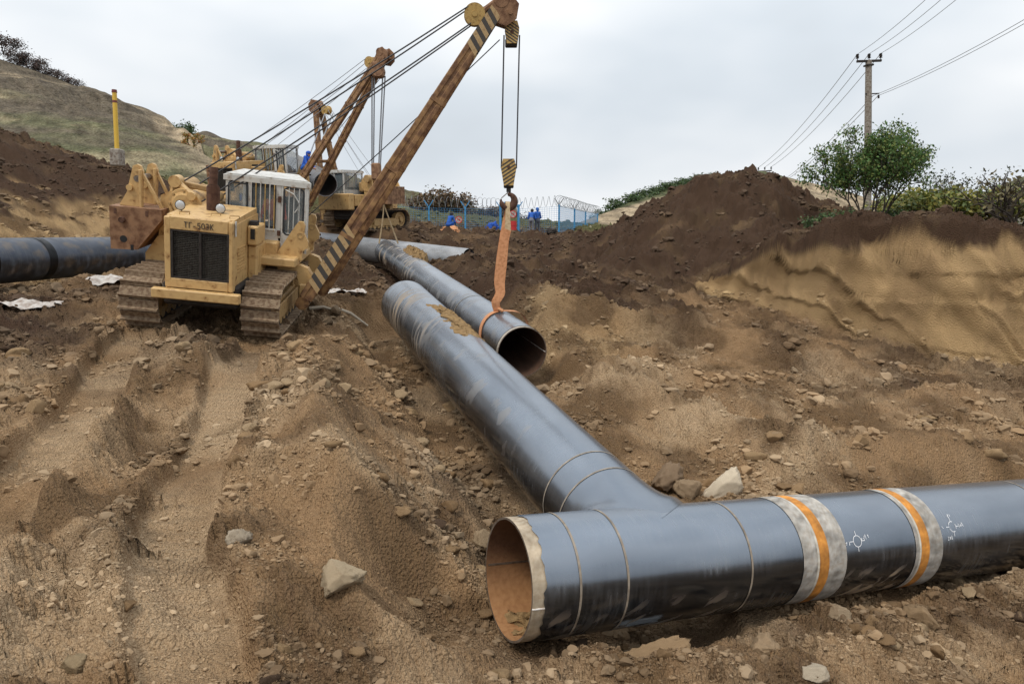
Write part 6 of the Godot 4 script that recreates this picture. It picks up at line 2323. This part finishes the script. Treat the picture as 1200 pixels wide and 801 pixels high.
# ---------------------------------------------------------------- stones and clods
# an angular lump: a ball cut by a few planes and roughened; about 1 m across
func rock_mesh(sd: int, sub: int, cuts: int, flat: bool, rough := 0.16, deep := 0.0) -> ArrayMesh:
	var r := RandomNumberGenerator.new()
	r.seed = sd * 77 + 5
	var f := noise(1.7, 3, FastNoiseLite.TYPE_SIMPLEX, sd)
	var ph := (1.0 + sqrt(5.0)) / 2.0
	var vs := [Vector3(-1, ph, 0), Vector3(1, ph, 0), Vector3(-1, -ph, 0), Vector3(1, -ph, 0), Vector3(0, -1, ph), Vector3(0, 1, ph), Vector3(0, -1, -ph), Vector3(0, 1, -ph), Vector3(ph, 0, -1), Vector3(ph, 0, 1), Vector3(-ph, 0, -1), Vector3(-ph, 0, 1)]
	var fs := [0, 11, 5, 0, 5, 1, 0, 1, 7, 0, 7, 10, 0, 10, 11, 1, 5, 9, 5, 11, 4, 11, 10, 2, 10, 7, 6, 7, 1, 8, 3, 9, 4, 3, 4, 2, 3, 2, 6, 3, 6, 8, 3, 8, 9, 4, 9, 5, 2, 4, 11, 6, 2, 10, 8, 6, 7, 9, 8, 1]
	for k in vs.size():
		vs[k] = vs[k].normalized()
	for step in sub:
		var mid := {}
		var out := []
		for k in range(0, fs.size(), 3):
			var m := []
			for e in [[fs[k], fs[k + 1]], [fs[k + 1], fs[k + 2]], [fs[k + 2], fs[k]]]:
				var key := mini(e[0], e[1]) * 100000 + maxi(e[0], e[1])
				if not mid.has(key):
					mid[key] = vs.size()
					vs.append((vs[e[0]] + vs[e[1]]).normalized())
				m.append(mid[key])
			out.append_array([fs[k], m[0], m[2], fs[k + 1], m[1], m[0], fs[k + 2], m[2], m[1], m[0], m[1], m[2]])
		fs = out
	var planes := []
	for k in cuts:
		var nn := Vector3(r.randfn(), r.randfn(), r.randfn()).normalized()
		planes.append([nn, r.randf_range(0.55, 0.88) - deep])
	var st := SurfaceTool.new()
	st.begin(Mesh.PRIMITIVE_TRIANGLES)
	var ps := []
	for q in vs:
		var p: Vector3 = q * (1.0 + rough * f.get_noise_3dv(q * 0.9))
		for pl in planes:
			var over: float = p.dot(pl[0]) - pl[1]
			if over > 0.0:
				p -= pl[0] * over
		p *= 1.0 + rough * 0.5 * f.get_noise_3dv(q * 3.0) + rough * 0.22 * f.get_noise_3dv(q * 9.0)
		ps.append(p * 0.62)
	st.set_smooth_group(-1 if flat else 0)
	for k in range(0, fs.size(), 3):
		for c in [0, 2, 1]:
			st.set_color(Color.WHITE)
			st.add_vertex(ps[fs[k + c]])
	st.generate_normals()
	st.index()
	return st.commit()


func clod_colour(x: float, z: float, dusty: float) -> Color:
	var c := gc[ground_index(x, z)]
	var k := rng.randf_range(0.62, 0.92)
	c = c.lerp(Color(0.40, 0.31, 0.21), rng.randf() * rng.randf() * 0.4 * dusty * (1.0 if c.r > 0.2 else 0.3))
	return Color(c.r * k, c.g * k, c.b * k)


# places by which a clod can be found: x, z, words
const LANDMARKS := [[-1.5, -5.9, "beside the pale limestone block"], [-2.65, -6.5, "beside the small pale grey stone"], [-0.3, -6.6, "left of the tee pipe's open mouth"], [0.4, -5.6, "below the tee pipe's open mouth"],
	[1.3, -6.0, "by the flat slab before the tee"], [2.9, -6.6, "in front of the tee's first sleeve"], [4.4, -7.4, "in front of the tee's second sleeve"], [6.0, -8.2, "at the right end of the tee"],
	[2.6, -10.0, "behind the crotch of the tee"], [5.2, -10.6, "behind the tee's sleeves"], [8.0, -12.0, "on the slope behind the tee's right end"], [1.3, -12.5, "right of the tee's branch"], [-0.6, -9.5, "left of the tee's branch"],
	[-2.1, -13.0, "left of the branch's far end"], [0.9, -15.5, "by the lifted pipe's open end"], [4.0, -17.0, "on the tan bank right of the lifted pipe"], [10.0, -18.5, "at the foot of the cut wall"],
	[-3.6, -7.5, "on the right wheel rut"], [-4.6, -11.0, "on the right rut before the tractor"], [-6.0, -9.0, "on the left wheel rut"], [-5.0, -6.0, "at the lower left corner"], [-7.5, -12.5, "before the tractor's left track"], [-10.5, -14.5, "by the black pipe at the left edge"], [-2.2, -9.5, "on the bank crest left of the branch"], [-3.0, -4.9, "at the bottom edge left of the limestone block"]]


func build_stones() -> void:
	var small := []
	for k in 7:
		small.append(rock_mesh(100 + k, 1, 9, true, 0.3, 0.12))
	var mid := []
	for k in 8:
		mid.append(rock_mesh(200 + k, 2, 10, false, 0.3, 0.08))
	var zone := noise(0.5, 3, FastNoiseLite.TYPE_SIMPLEX_SMOOTH, 91)
	var spots := []
	for s in small:
		spots.append([])
	var large := []
	var count := 0
	while count < 300000:
		var i := rng.randi_range(20, NX - 21)
		var j := clampi(int(q_row(rng.randf_range(1.15, 4.1)) * NQ), 1, NQ - 2)
		var k := j * NX + i
		var p := gp[k]
		var d := -p.z
		if absf(p.x) > 0.80 * d + 1.0 or d < 2.0:
			continue
		if gp[k].y - gp[k - NX].y > 0.9 * (gp[k - NX].z - gp[k].z) or gp[k + NX].y - gp[k].y > 0.9 * (gp[k].z - gp[k + NX].z):
			continue
		var zn := zone.get_noise_2d(p.x, p.z)
		if rng.randf() > clampf(0.42 + 2.0 * zn, 0.07, 1.0):
			continue
		count += 1
		var size: float = d * 0.0015 * pow(rng.randf() + 0.005, -0.53)        # metres across
		if d > 14.0:
			size *= 0.75
		size = clampf(size, 0.010 + 0.0007 * d, 0.30)
		if zn < 0.0:
			size *= 0.75
		if rutted[k] > 90:
			if rng.randf() < 0.6:
				continue
			size *= 0.6
		if size / d > 0.012 and d < 24.0:
			large.append([p, size])
		else:
			spots[rng.randi() % small.size()].append([p, size])
	# the 290 that look largest are things of their own, the rest joins the rubble
	large.sort_custom(func(a: Array, b: Array) -> bool: return a[1] / -a[0].z > b[1] / -b[0].z)
	for k in range(290, large.size()):
		spots[rng.randi() % small.size()].append(large[k])
	large = large.slice(0, 290)
	for n in small.size():
		var mm := MultiMesh.new()
		mm.transform_format = MultiMesh.TRANSFORM_3D
		mm.use_colors = true
		mm.mesh = small[n]
		mm.instance_count = spots[n].size()
		for k in spots[n].size():
			var p: Vector3 = spots[n][k][0]
			var size: float = spots[n][k][1]
			var b := Basis.from_euler(Vector3(rng.randf() * TAU, rng.randf() * TAU, rng.randf() * TAU)).scaled(Vector3(rng.randf_range(0.8, 1.3), rng.randf_range(0.5, 0.9), rng.randf_range(0.8, 1.2)) * size)
			mm.set_instance_transform(k, Transform3D(b, p + Vector3(0, size * rng.randf_range(0.02, 0.25), 0)))
			mm.set_instance_color(k, clod_colour(p.x, p.z, 0.9))
		var o := MultiMeshInstance3D.new()
		o.name = numbered("rubble")
		o.multimesh = mm
		o.material_override = M.pebble
		add_child(o)
		o.set_meta("kind", "stuff")
		tag(o, "small clods and crumbs of brown earth strewn over the site", "rubble")
	var mats := []
	for k in 6:
		var m: StandardMaterial3D = M.stone.duplicate()
		m.albedo_color = lin(0.9 + 0.1 * (k % 2), 0.9, 0.86 + 0.05 * (k % 3))
		m.vertex_color_use_as_albedo = false
		var c: Color = [Color(0.36, 0.25, 0.145), Color(0.32, 0.215, 0.12), Color(0.44, 0.335, 0.215), Color(0.29, 0.195, 0.11), Color(0.39, 0.28, 0.165), Color(0.105, 0.072, 0.05)][k]
		m.albedo_color = lin(c.r * 1.05, c.g * 1.03, c.b * 1.0)
		mats.append(m)
	for e in large:
		var p: Vector3 = e[0]
		var size: float = e[1]
		var dark := gc[ground_index(p.x, p.z)].r < 0.2
		var o := part_of("clod", mid[rng.randi() % mid.size()], mats[5 if dark else rng.randi() % 5], self)
		o.transform = Transform3D(Basis.from_euler(Vector3(rng.randf() * TAU, rng.randf() * TAU, rng.randf() * TAU)).scaled(Vector3(1.15, rng.randf_range(0.6, 0.9), 1.0) * size), p + Vector3(0, size * 0.08, 0))
		var where := ""
		var best := 1e9
		for m in LANDMARKS:
			var far := Vector2(p.x - m[0], p.z - m[1]).length()
			if far < best:
				best = far
				where = m[2]
		var big := "large" if size / -p.z > 0.021 else "middling" if size / -p.z > 0.0155 else "small"
		var tone := "dark brown" if dark else "tan"
		tag(o, "%s %s clod of earth lying %s" % [big, tone, where], "clod", "%s %s clods lying %s" % [big, tone, where])


func stone(label: String, at: Vector3, size: Vector3, turn: Vector3, c: Vector3, sd: int, cuts := 12, rough := 0.3) -> void:
	var m: StandardMaterial3D = M.stone.duplicate()
	m.vertex_color_use_as_albedo = false
	m.albedo_color = lin(minf(c.x * 1.05, 0.9), minf(c.y * 1.02, 0.88), minf(c.z * 0.96, 0.84))
	var o := part_of("stone", rock_mesh(sd, 3, cuts, false, rough), m, self)
	o.transform = Transform3D(Basis.from_euler(turn).scaled_local(size), Vector3(at.x, ground_y(at.x, at.z) + at.y, at.z))
	tag(o, label, "stone")


func build_small_things() -> void:
	build_stones()
	var lime := Vector3(0.50, 0.42, 0.31)
	stone("pale limestone block standing alone on the open ground left of the tee's mouth", Vector3(-1.53, 0.05, -5.95), Vector3(0.37, 0.30, 0.30), Vector3(0.2, 0.5, 0.15), lime, 301, 14, 0.24)
	stone("small pale grey stone on the tractor's wheel track, left of the limestone block", Vector3(-2.65, 0.05, -6.55), Vector3(0.20, 0.17, 0.18), Vector3(0.3, 1.0, 0), Vector3(0.52, 0.46, 0.38), 302)
	stone("white limestone slab propped against the back of the tee pipe right of its branch", Vector3(3.12, 0.14, -9.95), Vector3(0.66, 0.34, 0.34), Vector3(0.1, 0.35, 0.5), Vector3(0.72, 0.65, 0.54), 303, 14, 0.22)
	stone("large brown clod behind the crotch of the tee, leftmost of a pair", Vector3(2.28, 0.12, -10.2), Vector3(0.55, 0.42, 0.4), Vector3(0.3, 0.9, 0.3), Vector3(0.27, 0.20, 0.14), 304)
	stone("smaller jagged brown clod right of the large one behind the tee's crotch", Vector3(2.56, 0.08, -9.9), Vector3(0.34, 0.30, 0.36), Vector3(0.8, 0.2, 0.1), Vector3(0.34, 0.26, 0.18), 305)
	stone("long flat tan slab leaning up in front of the tee pipe below its middle", Vector3(1.25, 0.02, -6.10), Vector3(0.62, 0.15, 0.26), Vector3(0.35, 0.2, 0.28), Vector3(0.37, 0.265, 0.165), 306, 10, 0.3)
	stone("broad tan clod at the bottom right in front of the tee's first sleeve", Vector3(2.42, 0.03, -6.35), Vector3(0.36, 0.22, 0.28), Vector3(0.1, 1.2, 0), Vector3(0.41, 0.31, 0.21), 307)
	stone("flat whitish stone at the very bottom edge right of centre", Vector3(2.72, 0.0, -5.95), Vector3(0.27, 0.11, 0.2), Vector3(0, 0.2, 0), Vector3(0.58, 0.52, 0.43), 308, 8, 0.15)
	stone("tan boulder of clay under the right end of the tee pipe", Vector3(4.62, 0.02, -7.55), Vector3(0.34, 0.22, 0.28), Vector3(0.1, 2.2, 0.2), Vector3(0.38, 0.28, 0.18), 309)
	stone("pale rounded stone in the rubble under the tee's second sleeve", Vector3(3.55, 0.06, -7.25), Vector3(0.22, 0.18, 0.2), Vector3(0, 0.4, 0), Vector3(0.46, 0.37, 0.27), 310)
	stone("grey brown stone at the left end of the trench floor beside the branch", Vector3(-0.35, 0.08, -8.6), Vector3(0.30, 0.26, 0.24), Vector3(0.6, 0.4, 0), Vector3(0.42, 0.33, 0.23), 311)
	stone("yellowish round clod at the left edge by the bottom corner", Vector3(-3.28, 0.0, -4.95), Vector3(0.17, 0.12, 0.16), Vector3(0, 0.9, 0), Vector3(0.45, 0.36, 0.24), 312)
	more_small_things()
